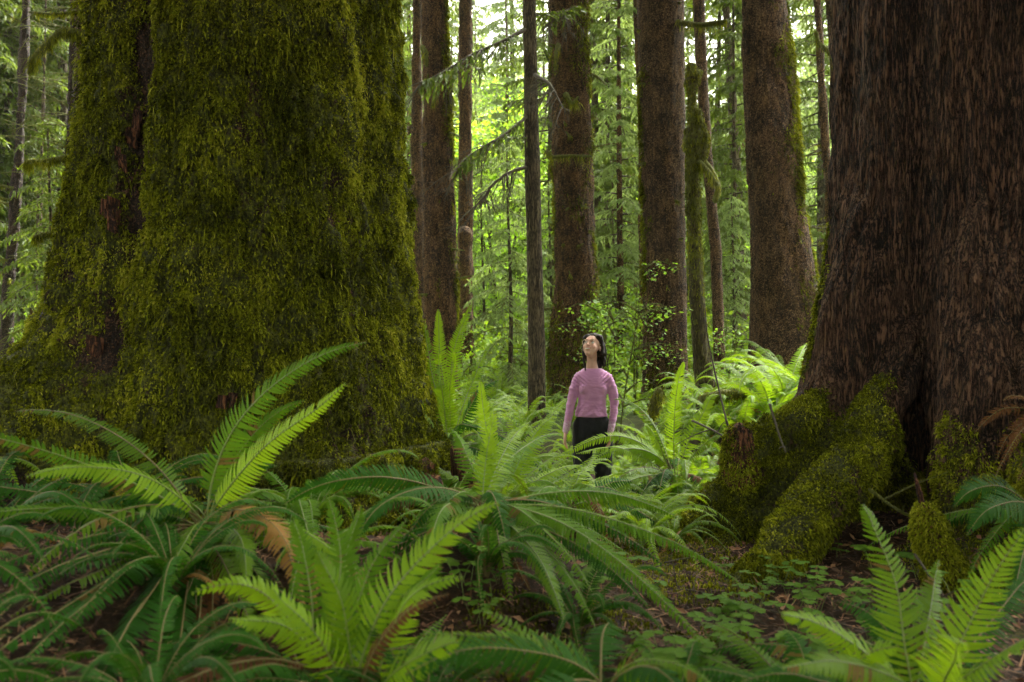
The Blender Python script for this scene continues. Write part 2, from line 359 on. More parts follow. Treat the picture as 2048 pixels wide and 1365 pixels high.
# ---------------------------------------------------------------- giant mossy spruce (left)
def left_giant():
    E=[(0,198,790),(200,186,800),(400,168,812),(560,160,822),(640,155,830),(760,150,850),(900,150,872),(1000,150,885)]
    Y=5.5; pr=prof(E,Y); xb=pr[1][1]; zg=.42
    root=thing('giant_spruce_tree','giant moss-covered conifer trunk wrapped in thick green moss, standing over the dark ferns','tree',(xb,Y,zg))
    n=620; zs=np.concatenate([np.arange(-.1,3.9,.0125),np.linspace(3.95,34,28)])
    Z=[p[0] for p in pr]; x=np.interp(zs,Z,[p[1] for p in pr]); r=np.interp(zs,Z,[p[2] for p in pr]); r=np.where(zs>Z[-1],r*(1-np.clip(zs-Z[-1],0,40)/36),r)
    m=math.atan2(xb,Y); view=np.array([math.sin(m),math.cos(m)]); right=np.array([view[1],-view[0]]); cam=-view
    ph=np.linspace(-np.pi,np.pi,n,endpoint=False)
    PH,ZZ=np.meshgrid(ph,zs); rr=r[:,None]+0*PH
    def lobe(c,w,A): return A*np.exp(-(((PH-c+np.pi)%(2*np.pi)-np.pi)/w)**2)
    d=math.radians
    h=ZZ-zg
    rr+=lobe(d(-88),.42,1.55*np.exp(-h/.42)+.22*np.exp(-h/1.2))+lobe(d(-60),.3,.5*np.exp(-h/.4))
    rr+=lobe(d(-72),.16,.06)+lobe(d(-41),.15,-.07*sst(.3,1.2,h))+lobe(d(-22),.3,.04+.25*np.exp(-h/.35))
    rr+=lobe(d(22),.28,.012+.16*np.exp(-h/.25))+lobe(d(62),.22,.012+.13*np.exp(-h/.3))+lobe(d(45),.1,-.015)+lobe(d(88),.2,.02+.05*np.exp(-h/.3))
    rr-=.055*(ZZ>.6)
    q=np.stack([np.sin(PH)*rr,np.cos(PH)*rr,ZZ],-1)
    vis=(ZZ<4.2)
    mo=.72+.45*fbm(q*np.array([1.6,1.6,.7]),3,3)+lobe(d(-41),.115,-1.1)*sst(1.5,2.4,ZZ)*(.45+.55*sst(-.35,.15,fbm(q*2.6,3,61)))+.35*sst(.5,1.2,PH)*(PH<2.6)+lobe(d(-48),.07,-.7)*sst(1.7,1.2,ZZ)*sst(-.2,.2,fbm(q*3.,2,62))-.2*sst(.28,.5,fbm(q*np.array([3.2,3.2,1.6]),3,63))  # denser moss on the right flank, its lit rim put into the colour
    ms=sst(.2,.7,mo)
    dsp=.05*fbm(q*np.array([4.5,4.5,2.4]),2,12)*ms+.030*fbm(q*np.array([9,9,4.5]),3,11)+.10*np.abs(fbm(q*np.array([13,13,7]),3,15))*ms+.014*fbm(q*np.array([42,42,22]),2,19)+.02*ms
    dsp+=(1-ms)*.03*(np.abs(fbm(q*np.array([11,11,3]),3,23))-.4)
    rr=rr+np.where(vis,dsp,.0)
    V=np.stack([x[:,None]+rr*(np.cos(PH)*cam[0]+np.sin(PH)*right[0]),Y+rr*(np.cos(PH)*cam[1]+np.sin(PH)*right[1]),ZZ],-1)
    N=gridnormals(V); 
    c=np.stack([x[:,None]+0*PH,Y+0*PH,ZZ],-1); sg=np.sign(((V-c)*N).sum(-1,keepdims=True)); N=N*sg
    mb=MB(); mb.add(V.reshape(-1,3),grid_faces(len(zs),n)[:,::-1] if False else grid_faces(len(zs),n),0,None,mo.ravel())
    mb.obj('trunk',M['moss_bark'],root)
    front=(ZZ<3.8)&(ZZ>.2)&(np.abs(PH)<2.0)
    mask=(front*sst(.15,.6,mo)*(.14+sst(-.25,.3,fbm(q*np.array([16,16,8]),2,71))*(.35+sst(-.4,.3,fbm(q*np.array([3.5,3.5,2.5]),3,72))))).ravel()
    mb=MB(); VV,f,tt=tufts(V.reshape(-1,3),N.reshape(-1,3),mask,300000,5,(.008,.028),.0042,.8,.55); mb.add(VV,f,0,tt)
    VV,f,tt=tufts(V.reshape(-1,3),N.reshape(-1,3),mask,6000,6,(.04,.09),.003,.2,1.2); mb.add(VV,f,0,tt)
    mb.obj('moss',M['tuft'],root,smooth=False)
    # pale reddish flakes of bare bark
    rs=R(8)
    for px,py in ((262,285),(228,445),(232,420),(250,300),(455,800),(190,700)):
        p0=P(px,py,4.62)
        j=np.argmin(np.abs(V[...,2]-p0[2])[:,0]); k=np.argmin(np.hypot(V[j,:,0]/V[j,:,1]-(px-1024)/F,0*V[j,:,0])+10*(V[j,:,1]>5.4))
        b=V[j,k]; nn=N[j,k]; s=nrm(np.cross(nn,[0,0,1.])); 
        for q_ in range(3):
            cc=b+nn*.03+s*rs.normal(0,.03)+np.array([0,0,rs.normal(0,.05)]); a=rs.uniform(.02,.04); hh=rs.uniform(.03,.07)
            u=s*a+nn*rs.normal(0,.01); w=np.array([0,0,1.])*hh+nn*rs.uniform(0,.03)
            MB().add([cc-u*.7-w,cc+u-w*.6,cc+u*.6+w,cc-u+w*.8,cc-nn*.02],[np.array([[0,1,2,3]]),np.array([[0,4,1],[1,4,2],[2,4,3],[3,4,0]])]).obj('bark_flake',M['rot'],root,smooth=False)
    return root
LG=left_giant()
# ---------------------------------------------------------------- giant furrowed tree (right)
def right_giant():
    E=[(0,1692,2325),(300,1690,2330),(450,1690,2335),(560,1684,2345),(700,1670,2360),(900,1660,2380)]
    Y=5.9; pr=prof(E,Y); xb=pr[2][1]; zg=.25
    root=thing('giant_cedar_tree','giant reddish brown furrowed trunk with mossy buttress roots spreading over the floor','tree',(xb,Y,zg))
    m=math.atan2(xb,Y); view=np.array([math.sin(m),math.cos(m),0]); right=np.array([view[1],-view[0],0]); cam=-view
    Z=[p[0] for p in pr]; zt=np.arange(-.3,4.4,.1)
    ctr=np.stack([np.interp(zt,Z,[p[1] for p in pr]),Y+0*zt,zt],-1); r0=np.interp(zt,Z,[p[2] for p in pr])
    nA=96; a=np.linspace(-np.pi,np.pi,nA,endpoint=False); A,ZT=np.meshgrid(a,zt); rr=r0[:,None]+0*A
    def lobe(c,w,amp): return amp*np.exp(-(((A-c+np.pi)%(2*np.pi)-np.pi)/w)**2)
    d=math.radians; h=ZT-.2
    rr+=lobe(d(-82),.36,.10+.46*np.exp(-h/.55))+lobe(d(-50),.3,.04+.34*np.exp(-h/.4))+lobe(d(-40),.16,.05+.10*np.exp(-h/.6))+lobe(d(-12),.2,.04+.05*np.exp(-h/.6))
    rr+=lobe(d(-60),.10,-.05-.12*np.exp(-h/.8))+lobe(d(-26),.10,-.07-.45*np.exp(-h/.8))+lobe(d(15),.2,.2*np.exp(-h/.6))+lobe(d(0),.07,-.04)
    V=ctr[:,None]+rr[...,None]*(np.cos(A)[...,None]*cam+np.sin(A)[...,None]*right)
    V=V.reshape(-1,3); f=grid_faces(len(zt),nA)
    V=np.concatenate([V,[ctr[0],ctr[-1]]]); i=np.arange(nA); j=(i+1)%nA; l=(len(zt)-1)*nA
    prims=[(V,[f,np.stack([i*0+len(V)-2,j,i],-1),np.stack([l+i,l+j,i*0+len(V)-1],-1)])]
    def rt(L,n=40,sq=1.): 
        p=spline([P(*q[:3]) for q in L],n); rad=np.interp(np.linspace(0,len(L)-1,n),range(len(L)),[q[3] for q in L])
        return tube(p,rad,20)
    prims+=[rt([(1750,380,5.8,.2),(1725,600,5.65,.28),(1692,720,5.7,.26),(1650,815,5.6,.21),(1580,900,5.45,.19),(1500,975,5.28,.18),(1425,1040,5.13,.17),(1370,1090,5.0,.13),(1310,1150,4.9,.06)]),
            rt([(1822,520,5.8,.10),(1812,600,5.62,.14),(1802,690,5.46,.16),(1782,780,5.33,.145),(1744,865,5.12,.15),(1706,940,4.87,.145),(1640,1010,4.6,.145),(1584,1085,4.33,.12),(1515,1150,4.13,.085),(1455,1212,3.97,.055),(1400,1262,3.85,.02)]),
            rt([(1965,450,5.2,.24),(1955,700,4.95,.23),(1945,880,4.85,.21),(1935,1000,4.75,.19),(1930,1120,4.65,.15),(1920,1250,4.5,.1)]),
            rt([(2080,600,5.0,.3),(2110,850,4.7,.33),(2150,1000,4.4,.3),(2180,1150,4.2,.26)]),
            rt([(1700,800,5.6,.13),(1655,880,5.38,.13),(1600,955,5.18,.115),(1545,1010,5.05,.09),(1490,1055,4.95,.065),(1430,1110,4.8,.03)]),
            rt([(1620,850,5.4,.15),(1560,870,5.3,.13),(1510,890,5.22,.12),(1480,915,5.17,.11)])]
    V,N,fs=remesh(prims,.0165,30)
    rel=V-np.array([xb,Y,0]); ang=np.arctan2(rel@right,rel@cam); rad=np.hypot(rel@right,rel@cam)
    u=ang*1.0; z=V[:,2]
    furq=np.stack([u*17+.8*fbm(V*2.,2,3),z*1.9+u*2,0*u+rad*2],-1)
    fur=np.abs(fbm(furq,3,41)); fur2=np.abs(fbm(furq*np.array([2.3,2.,2.]),2,45))
    gapm=np.exp(-((ang+d(56))/.2)**2)
    out=sst(1.2,1.6,rad)
    nz=fbm(V*np.array([3.2,3.2,1.3]),3,55)+.5*fbm(V*np.array([9,9,3]),2,56); low=sst(1.05,.05,z+.6*nz+.3*gapm-.25*sst(.2,.6,N[:,2]))
    leftm=sst(-.55,-1.1,ang+.3*fbm(V*2.5,2,57))*sst(3.4,1.0,z)*1.15
    mo=-.15+.95*np.maximum(low*(.35+.65*sst(.1,-.5,ang)),out*sst(1.0+.35*sst(-.45,-.25,ang),.45,z+.5*nz))+1.05*leftm*(.7+1.3*fbm(V*np.array([9,9,1.3]),3,58))+.35*fbm(V*2.2,3,8)
    gap=np.exp(-((ang+d(50))/.12)**2)*sst(1.3,.8,z); mo-=.8*gap
    mo-=.9*sst(.2,.5,ang)*sst(.4,.8,z)
    mo+=.35*sst(.5,.9,N[:,2])
    ms=sst(.3,.8,mo)
    rg_=sst(.9,.3,z); dsp=rg_*.05*fbm(V*np.array([4.,4.,3.]),3,33)+(1-ms)*(.085*fur+.035*fur2-.03)+ms*(.035*fbm(V*9,3,12)+.03*np.abs(fbm(V*20,3,14))+.012)
    V=V+N*dsp[:,None]
    mb=MB(); mb.add(V,fs,0,None,mo)
    zz=np.linspace(4.25,38,30); rt_=r0[-1]*(1-(zz-4.25)/37)*1.02; cx=ctr[-1][0]
    aa=np.linspace(0,2*np.pi,48,endpoint=False); VV=np.stack([cx+np.cos(aa)[None]*rt_[:,None],Y+np.sin(aa)[None]*rt_[:,None],zz[:,None]+0*aa[None]],-1)
    mb.add(VV.reshape(-1,3),grid_faces(30,48),0,None,-.3)
    mb.obj('trunk',M['redbark'],root)
    vis=(V[:,2]>-.1)&((rel@cam)>-.5)&(V[:,2]<2.8)
    mask=vis*ms*(.14+sst(-.25,.3,fbm(V*14,2,72))*(.4+sst(-.4,.3,fbm(V*4,2,73))))
    mb=MB(); VV,f,tt=tufts(V,N,mask,190000,15,(.010,.032),.0038,.8,.4); mb.add(VV,f,0,tt)
    mb.obj('moss',M['tuft'],root,smooth=False)
    return root
RG=right_giant()
print('giants',time.time()-T0)
# ================================================================ foliage of conifers
def bough_pts(base,dirn,L,rise,droop,n=9):
    t=np.linspace(0,1,n)[:,None]
    return base+dirn*L*t+np.array([0,0,1.])*(rise*t-droop*t*t)*L
def sprays(mbf,mbw,pts,L,rs,step=.12,slen=.17,sw=.05,tw=.42,k=5,hang=.35,wood=True,wr=.018,wmat=1,fmat=0):
    """twigs left and right of a bough with small needle sprays on them"""
    n=max(6,int(L/step)); t=np.clip(np.linspace(.12,1,n)+rs.normal(0,.01,n),0,1)
    idx=t*(len(pts)-1); i=np.minimum(idx.astype(int),len(pts)-2); f=(idx-i)[:,None]
    p=pts[i]*(1-f)+pts[i+1]*f; tg=nrm(pts[i+1]-pts[i]); sd=nrm(np.cross(tg,[0,0,1.]))
    P_=[];D_=[];T_=[]
    for sg in (-1,1):
        l=L*tw*(1.02-t)**.75*rs.uniform(.65,1.15,n)*np.minimum(1,.4+t*2.2)+.07
        ang=rs.uniform(.75,1.15,n)
        d=nrm(sg*sd*np.sin(ang)[:,None]+tg*np.cos(ang)[:,None]+np.array([0,0,-1.])*rs.uniform(0,.35,n)[:,None])
        u=(np.arange(k)+.6)/k
        q=p[:,None]+d[:,None]*l[:,None,None]*u[None,:,None]; q[...,2]-=(l[:,None]*u**2*hang*.5)
        P_.append(q.reshape(-1,3)); 
        dd=d[:,None]+rs.normal(0,.5,(n,k,3))+np.array([0,0,-hang]); D_.append(nrm(dd).reshape(-1,3))
        if wood:
            a=p; b=p+d*l[:,None]; b[:,2]-=l*hang*.5; s=np.array([0,0,.006])
            V=np.stack([a-s,a+s,b],1).reshape(-1,3); j=np.arange(n)*3
            mbw.add(V,np.stack([j,j+1,j+2],-1),wmat)
    P_=np.concatenate(P_); D_=np.concatenate(D_); m=len(P_)
    nn=nrm(rs.normal(0,.55,(m,3))+np.array([0,0,1.])); s=nrm(np.cross(D_,nn)); ll=slen*rs.uniform(.6,1.3,m)[:,None]; ww=sw*rs.uniform(.6,1.3,m)[:,None]
    V=np.stack([P_-D_*ll*.4,P_+s*ww*.5,P_+D_*ll*.6+np.array([0,0,-.15])*ll,P_-s*ww*.5],1).reshape(-1,3)
    j=np.arange(m)*4; mbf.add(V,np.stack([j,j+1,j+2,j+3],-1),fmat,np.repeat(rs.uniform(0,1,m),4))
    if wood:
        VV,ff=tube(pts,np.linspace(wr,.004,len(pts)),4,cap=False); mbw.add(VV,ff,wmat)
def crown_mesh(name,z0,z1,Rm,nb,seed,mat,step=.2,slen=.24,sw=.075,k=4,droop=.45,top=.15,tr=.14,shape=.8,low=1.,hang=.35):
    rs=R(seed); mb=MB()
    for b in range(nb):
        u=(b+rs.uniform(0,1))/nb; z=z0+(z1-z0)*u; 
        L=Rm*((1-u)**shape*(1-top)+top)*rs.uniform(.6,1.12)*(low+(1-low)*min(1,u*4))
        a=b*2.4+rs.normal(0,.4); d=np.array([math.cos(a),math.sin(a),0])
        pts=bough_pts(np.array([0,0,z])+d*tr*.4,d,L,rs.uniform(.0,.25),droop*rs.uniform(.6,1.3))
        sprays(mb,mb,pts,L,rs,step,slen,sw,.38,k,hang=hang,wr=.012+.008*L)
    return mb.mesh(name,[mat,M['twig']])
def pole_mesh(name,H,r,mat,seed,n=14,moss=0.,stubs=0):
    zs=np.concatenate([np.arange(-.4,8,.25),np.linspace(8,H,16)]); a=np.linspace(0,2*np.pi,n,endpoint=False); A,Z=np.meshgrid(a,zs)
    rr=r*(1-Z/H*.9)*(1+.35*np.exp(-(Z+.2)/.5)); q=np.stack([np.cos(A)*2,np.sin(A)*2,Z*.6],-1); rr=rr*(1+.12*fbm(q,3,seed))
    cx=.22*np.sin(Z*.22+seed)*r*3; V=np.stack([cx+np.cos(A)*rr,np.sin(A)*rr,Z],-1)
    mb=MB(); mb.add(V.reshape(-1,3),grid_faces(len(zs),n),0,None,(moss+.4*fbm(q*.5,2,seed+1)).ravel())
    rs=R(seed)
    for _ in range(stubs):
        z=rs.uniform(1.5,9); an=rs.uniform(0,6.28); L=rs.uniform(.1,.9); d=np.array([math.cos(an),math.sin(an),rs.uniform(-.3,.3)])
        b=np.array([.22*math.sin(z*.22+seed)*r*3,0,z]); VV,ff=tube(bough_pts(b+d*r*.6,d,L,0,.3,5),np.linspace(.018,.006,5),4,False); mb.add(VV,ff,0,None,moss)
    return mb.mesh(name,[mat])
# ---------------------------------------------------------------- mid-distance trunks, each one its own tree
def branch(root,pts,r0,r1,mat='mossy',moss=.6,seed=0,hangn=0,n=26,name='branch',needles=0,nm='needle',hl=.1):
    """one limb of a tree; hangn hanging moss blades, needles>0 adds live sprays as a child"""
    p=spline(pts,n); rs=R(seed); rad=np.linspace(r0,r1,n)*(1+.25*vnoise(p*9,seed)); 
    V,f=tube(p,rad,8); nn=nrm(V-V.mean(0)); V=V+.006*fbm(V*30,2,seed)[:,None]*nn
    mb=MB(); mb.add(V,f,0,None,moss); o=mb.obj(name,M[mat],root)
    if hangn:
        mb=MB(); Vn=V[:n*8]; Nn=nrm(rs.normal(0,.4,(len(Vn),3))+np.array([0,0,-.3]))
        VV,f,tt=tufts(Vn,Nn,np.ones(len(Vn)),hangn,seed+1,(.012,hl),.003,.3,.9); mb.add(VV,f,0,tt)
        c=mb.obj('moss',M['tuft'],root); c.parent=o
    if needles:
        mf=MB(); 
        L=float(np.linalg.norm(p[-1]-p[0]))
        sprays(mf,mf,p[::2] if n>16 else p,L,rs,step=.07,slen=.13,sw=.045,tw=.42,k=6,hang=.75,wr=.008)
        c=mf.obj('foliage',[M[nm],M['twig']],root); c.parent=o
    return o
def hi_crown(root,axis,z0,z1,Rm,nb,seed,mat='needle'):
    me=crown_mesh('crown',z0,z1,Rm,nb,seed,M[mat],step=.3,slen=.42,sw=.14,k=4)
    o=bpy.data.objects.new('crown',me); C.objects.link(o); o.parent=root
    return o
CR=[crown_mesh('high_crown',12,30,3.2,80,300+i,M['needle'],step=.34,slen=.5,sw=.17,k=4) for i in range(2)]
CRS=[crown_mesh('thin_high_crown',10,24,2.2,60,310+i,M['needle'],step=.3,slen=.42,sw=.14,k=4) for i in range(2)]
def add_crown(root,me,s=1,rz=0,dz=0,dx=0,dy=0):
    o=bpy.data.objects.new('crown',me); C.objects.link(o); o.parent=root; o.scale=(s,s,1); o.rotation_euler.z=rz; o.location=(dx,dy,dz); return o
G='straight forest trunks in the middle distance'
def stubs(root,info,seed,n,zr,moss=.5,Lr=(.08,.4),side=None):
    zs,x,r,Y=info; rs=R(seed)
    for k in range(n):
        z=rs.uniform(*zr); cx=np.interp(z,zs,x); rr=np.interp(z,zs,r); a=rs.uniform(-math.pi,0) if side is None else side+rs.normal(0,.4)
        d=np.array([math.cos(a),math.sin(a),0]); L=rs.uniform(*Lr); b=np.array([cx,Y,z])+d*rr*.9
        bend=np.array([rs.normal(0,.15),rs.normal(0,.1),rs.uniform(-.5,.35)])
        branch(root,[b,b+d*L*.5+bend*L*.3,b+d*L+bend*L],.022,.010,seed=seed*9+k,moss=moss,hangn=60,n=10,hl=.07)
T={}
t,i=trunk('plate_brown',[(0,843,893),(200,846,902),(400,848,908),(640,845,913)],13,30,1,'brown scaly conifer trunk closest to the right edge of the giant mossy trunk',mossf=lambda A,Z:.28*np.cos(A+.3),group=G,fuzz=6000); T['a']=t
branch(t,[P(903,145,12.6),P(880,160,12.5),P(870,200,12.5),P(862,215,12.5)],.035,.015,hangn=200,seed=3)
branch(t,[P(845,95,12.7),P(852,108,12.6),P(853,132,12.6)],.04,.02,hangn=150,seed=4); stubs(t,i,5,12,(1.5,6.5),Lr=(.06,.3)); add_crown(t,CRS[0],1,1)
t,i=trunk('greybark',[(0,1046,1071),(300,1049,1079),(700,1057,1090)],12,22,2,'slender smooth grey brown trunk with dark drooping dead boughs on its left side',n=40,amp=.007,flare=.15,group=G); T['b']=t; TB=(t,i); add_crown(t,CRS[1],.9,2)
t,i=trunk('plate_brown',[(0,1102,1172),(150,1106,1176),(400,1107,1186),(560,1109,1190),(700,1104,1192)],14,32,3,'rough knobbly brown trunk directly behind the woman, with mossy stubs and a leafy sprig',mossf=lambda A,Z:.2*np.cos(A*2+1)+.1,amp=.055,fr=7,group=G,fuzz=11000); T['c']=t
branch(t,[P(1094,305,13.3),P(1108,314,13.25),P(1140,312,13.2),P(1183,313,13.3)],.035,.02,hangn=350,seed=11,hl=.16)
branch(t,[P(1132,190,13.3),P(1144,206,13.2),P(1156,195,13.2)],.045,.02,hangn=300,seed=12,hl=.2)
branch(t,[P(1116,92,13.4),P(1112,115,13.3),P(1110,140,13.3)],.05,.025,hangn=250,seed=13)
branch(t,[P(1186,150,13.8),P(1200,158,13.7),P(1212,170,13.5)],.03,.015,seed=14,hangn=50)
stubs(t,i,15,24,(1.3,6.8),Lr=(.08,.3)); add_crown(t,CR[0],.9,.5)
t,i=trunk('plate',[(0,1273,1367),(200,1280,1370),(400,1285,1370),(740,1288,1374)],13,34,4,'thick brown trunk with fine scaly bark, right beside the narrow mossy snag',fuzz=7000,mossf=lambda A,Z:.12*np.cos(A-2.6),amp=.016,group=G); T['d']=t
branch(t,[P(1352,45,12.7),P(1375,48,12.6),P(1405,50,12.5),P(1445,45,12.4),P(1452,44,12.4)],.05,.035,hangn=500,seed=21,hl=.12); stubs(t,i,22,11,(1.5,6.8),Lr=(.06,.25)); add_crown(t,CR[1],.9,2.5)
t,i=trunk('plate',[(0,1483,1570),(100,1486,1582),(200,1490,1592),(400,1497,1607),(560,1502,1632),(640,1502,1648),(700,1500,1660)],12,34,5,'thick leaning trunk with plated grey brown bark and a mossy right flank',fuzz=12000,mossf=lambda A,Z:.42*np.cos(A+.15)-.12,amp=.028,flare=.15,mossbase=.25,group=G); T['e']=t; add_crown(t,CR[0],.9,4.)
t,i=trunk('plate_brown',[(0,826,842),(300,822,846),(600,824,848)],19,26,6,'thin brown trunk showing in the sliver between the giant mossy trunk and its nearest neighbour',n=32,group=G); T['f']=t; add_crown(t,CRS[0],1,3)
t,i=trunk('plate_brown',[(0,920,943),(300,917,944),(640,915,947)],17,26,7,'brown trunk with a rough broken stub clinging to its front',n=36,group=G,amp=.03); T['g']=t; add_crown(t,CRS[1],1,1.2)
branch(t,[P(930,640,16.6),P(929,560,16.6),P(929,500,16.6),P(930,468,16.6)],.17,.15,mat='plate_brown',moss=.2,seed=31,name='broken_stub')
t,i=trunk('plate',[(0,1386,1408),(150,1392,1416),(300,1402,1424),(500,1420,1443),(715,1428,1450)],16,24,8,'slim reddish brown trunk curving right as it descends beyond the mossy snag',n=32,group=G,flare=.1,amp=.012); T['h']=t; add_crown(t,CRS[1],.8,3.6)
branch(t,[P(1405,318,15.8),P(1425,345,15.7),P(1436,375,15.6),P(1431,400,15.6)],.05,.06,hangn=300,seed=41,hl=.1)
t,i=trunk('greybark',[(0,1445,1458),(300,1460,1480),(640,1473,1493)],22,26,9,'pale slender grey trunk leaning left, between the curved trunk and the thick leaning trunk',n=28,group=G); T['i']=t; add_crown(t,CRS[0],.9,.9)
t,i=trunk('plate_brown',[(0,1628,1641),(100,1632,1648),(400,1650,1664),(640,1658,1672)],17,26,10,'slender dark trunk with short dead branch stubs, in the gap before the furrowed giant',n=28,group=G); T['j']=t; stubs(t,i,51,16,(1.5,7.5),moss=-.2,Lr=(.1,.4),side=math.pi); add_crown(t,CRS[1],.9,.9)
t,i=trunk('plate',[(0,1652,1690),(200,1662,1697),(400,1668,1700),(640,1672,1702)],14.5,28,11,'reddish brown trunk half hidden behind the furrowed giant, carrying a raised mossy limb',n=40,group=G); T['k']=t; add_crown(t,CR[1],.7,.9)
branch(t,[P(1692,150,14),P(1672,125,13.8),P(1660,105,13.7),P(1640,88,13.6),P(1632,66,13.6)],.05,.03,hangn=400,seed=61,hl=.15)
branch(t,[P(1694,170,14),P(1680,160,13.8),P(1668,163,13.7)],.05,.03,hangn=250,seed=62,hl=.2)
t,i=trunk('plate_brown',[(0,1267,1279),(300,1276,1286),(600,1280,1290)],18,24,12,'thin dark trunk hugging the left edge of the thick scaly trunk',n=24,group=G); T['l']=t; add_crown(t,CRS[0],.8,.9)
t,i=trunk('greybark',[(0,1176,1190),(380,1188,1203),(620,1192,1207)],27,28,13,'far pale grey trunk just right of the knobbly trunk behind the woman',n=24,group=G); T['m']=t; add_crown(t,CRS[1],.9,.9)
# second trunk behind the left giant, and the pole right behind that
t,i=trunk('plate_brown',[(0,150,300),(200,147,300),(400,138,300),(560,124,300),(660,112,300)],9,30,14,'dark mossy trunk with moss-draped limbs, just behind the giant trunk on its left',mossf=lambda A,Z:.35+.1*np.cos(A*3),fuzz=9000,n=110,amp=.03,flare=.1,group=G,mossbase=.4); T['n']=t; add_crown(t,CR[1],.9,.3)
branch(t,[P(155,68,8.6),P(125,62,8.5),P(95,88,8.4),P(68,118,8.3),P(58,145,8.3)],.05,.022,hangn=1500,seed=71,hl=.09)
branch(t,[P(150,312,8.6),P(110,320,8.5),P(60,324,8.4),P(52,328,8.4)],.035,.02,hangn=1300,seed=72,hl=.09)
branch(t,[P(130,424,8.6),P(124,424,8.5),P(122,460,8.5),P(95,468,8.4),P(72,474,8.4),P(70,480,8.4)],.03,.018,hangn=1000,seed=73,hl=.08)
branch(t,[P(155,24,8.8),P(110,28,8.8),P(60,25,8.9)],.022,.012,hangn=500,seed=74,hl=.08)
t,i=trunk('plate_shaded',[(0,141,156),(200,136,154),(400,130,150),(600,120,140)],13,24,15,'thin purplish pole bristling with fine dead twigs, beside the dark moss-draped trunk',n=28,group=G); T['o']=t; add_crown(t,CRS[0],.8,.9)
zs,x,r,Y=i; rs=R(88); mb=MB()
for k in range(90):
    z=rs.uniform(1.2,7.5); a=rs.choice([math.pi,-2.3,2.5,-.6])+rs.normal(0,.4); d=np.array([math.cos(a),math.sin(a),0]); b=np.array([np.interp(z,zs,x),Y,z])
    V,f=tube(bough_pts(b,d,rs.uniform(.4,1.3),rs.uniform(.1,.7),rs.uniform(.1,.6),6),np.linspace(.012,.003,6),4,False); mb.add(V,f,0,None,.5)
    for q_ in range(3):
        p0=b+d*rs.uniform(.2,.9); V,f=tube(bough_pts(p0,nrm(d+rs.normal(0,.7,3)),rs.uniform(.15,.4),0,.3,4),np.linspace(.006,.002,4),3,False); mb.add(V,f,0,None,.5)
mb.obj('dead_twigs',M['mossy'],t)
t,i=trunk('plate_shaded',[(0,45,61),(200,34,53),(400,20,44),(560,5,30),(660,0,26)],14,26,16,'purplish brown trunk nearest the left edge of the view, leaning right as it rises',n=36,group=G); T['p']=t; stubs(t,i,81,9,(2,7)); add_crown(t,CRS[1],.9,.3)
t,i=trunk('greybark',[(0,88,96),(300,80,88),(600,66,76)],15.5,22,17,'very thin dark pole between the two purplish trunks on the left',n=20,group=G); T['q']=t; add_crown(t,CRS[0],.7,.3)
t,i=trunk('greybark',[(0,62,72),(300,52,62),(640,36,48)],21,24,18,'pale grey pole standing behind the leaning purplish trunk on the left',n=20,group=G); T['r']=t; add_crown(t,CRS[0],.7,2.3)
# crowns of the two giants, out of view, widened and shifted to shade the foreground
gc=[crown_mesh('giant_shade_crown',9.0,34,8.0,190,400+k,M['needle'],step=.38,slen=.6,sw=.2,k=4,tr=.8,shape=.7) for k in range(2)]
add_crown(LG,gc[0],1.0,.3,dy=-3.6); add_crown(RG,gc[1],1.0,.3,dy=-3.9)
# dark drooping boughs of the slender trunk
t,i=TB
for k,(pl,nd,s) in enumerate([([P(1052,235,11.9),P(1020,262,11.7),P(975,290,11.5),P(935,315,11.4),P(915,345,11.3)],1,'needle'),
        ([P(1052,335,11.9),P(1020,345,11.8),P(985,370,11.7),P(960,410,11.6)],0,''),([P(1050,60,11.9),P(1000,85,11.6),P(940,112,11.3),P(880,150,11.1),P(845,165,11.0)],1,'needle'),
        ([P(1056,30,12.1),P(1120,25,12.3),P(1160,15,12.6)],1,'needle'),([P(1070,150,11.8),P(1100,170,11.2),P(1125,215,10.9)],0,'')]):
    branch(t,pl,.028,.008,mat='deadtwig',moss=0,seed=90+k,needles=nd)
    rs=R(95+k); p=spline(pl,24); mb=MB()
    for q_ in range(26):
        b=p[rs.randint(4,24)]; L=rs.uniform(.2,.7); d=nrm(np.array([rs.normal(-.3,.4),rs.normal(0,.5),-rs.uniform(.3,1)]))
        V,f=tube(bough_pts(b,d,L,.2,.3,6),np.linspace(.009,.003,6),4,False); mb.add(V,f)
        for e in range(4):
            b2=b+d*L*rs.uniform(.3,1); V,f=tube(bough_pts(b2,nrm(d+rs.normal(0,.5,3)),rs.uniform(.06,.25),0,.3,4),np.linspace(.005,.002,4),3,False); mb.add(V,f)
    mb.obj('dead_twigs',M['deadtwig'],t)
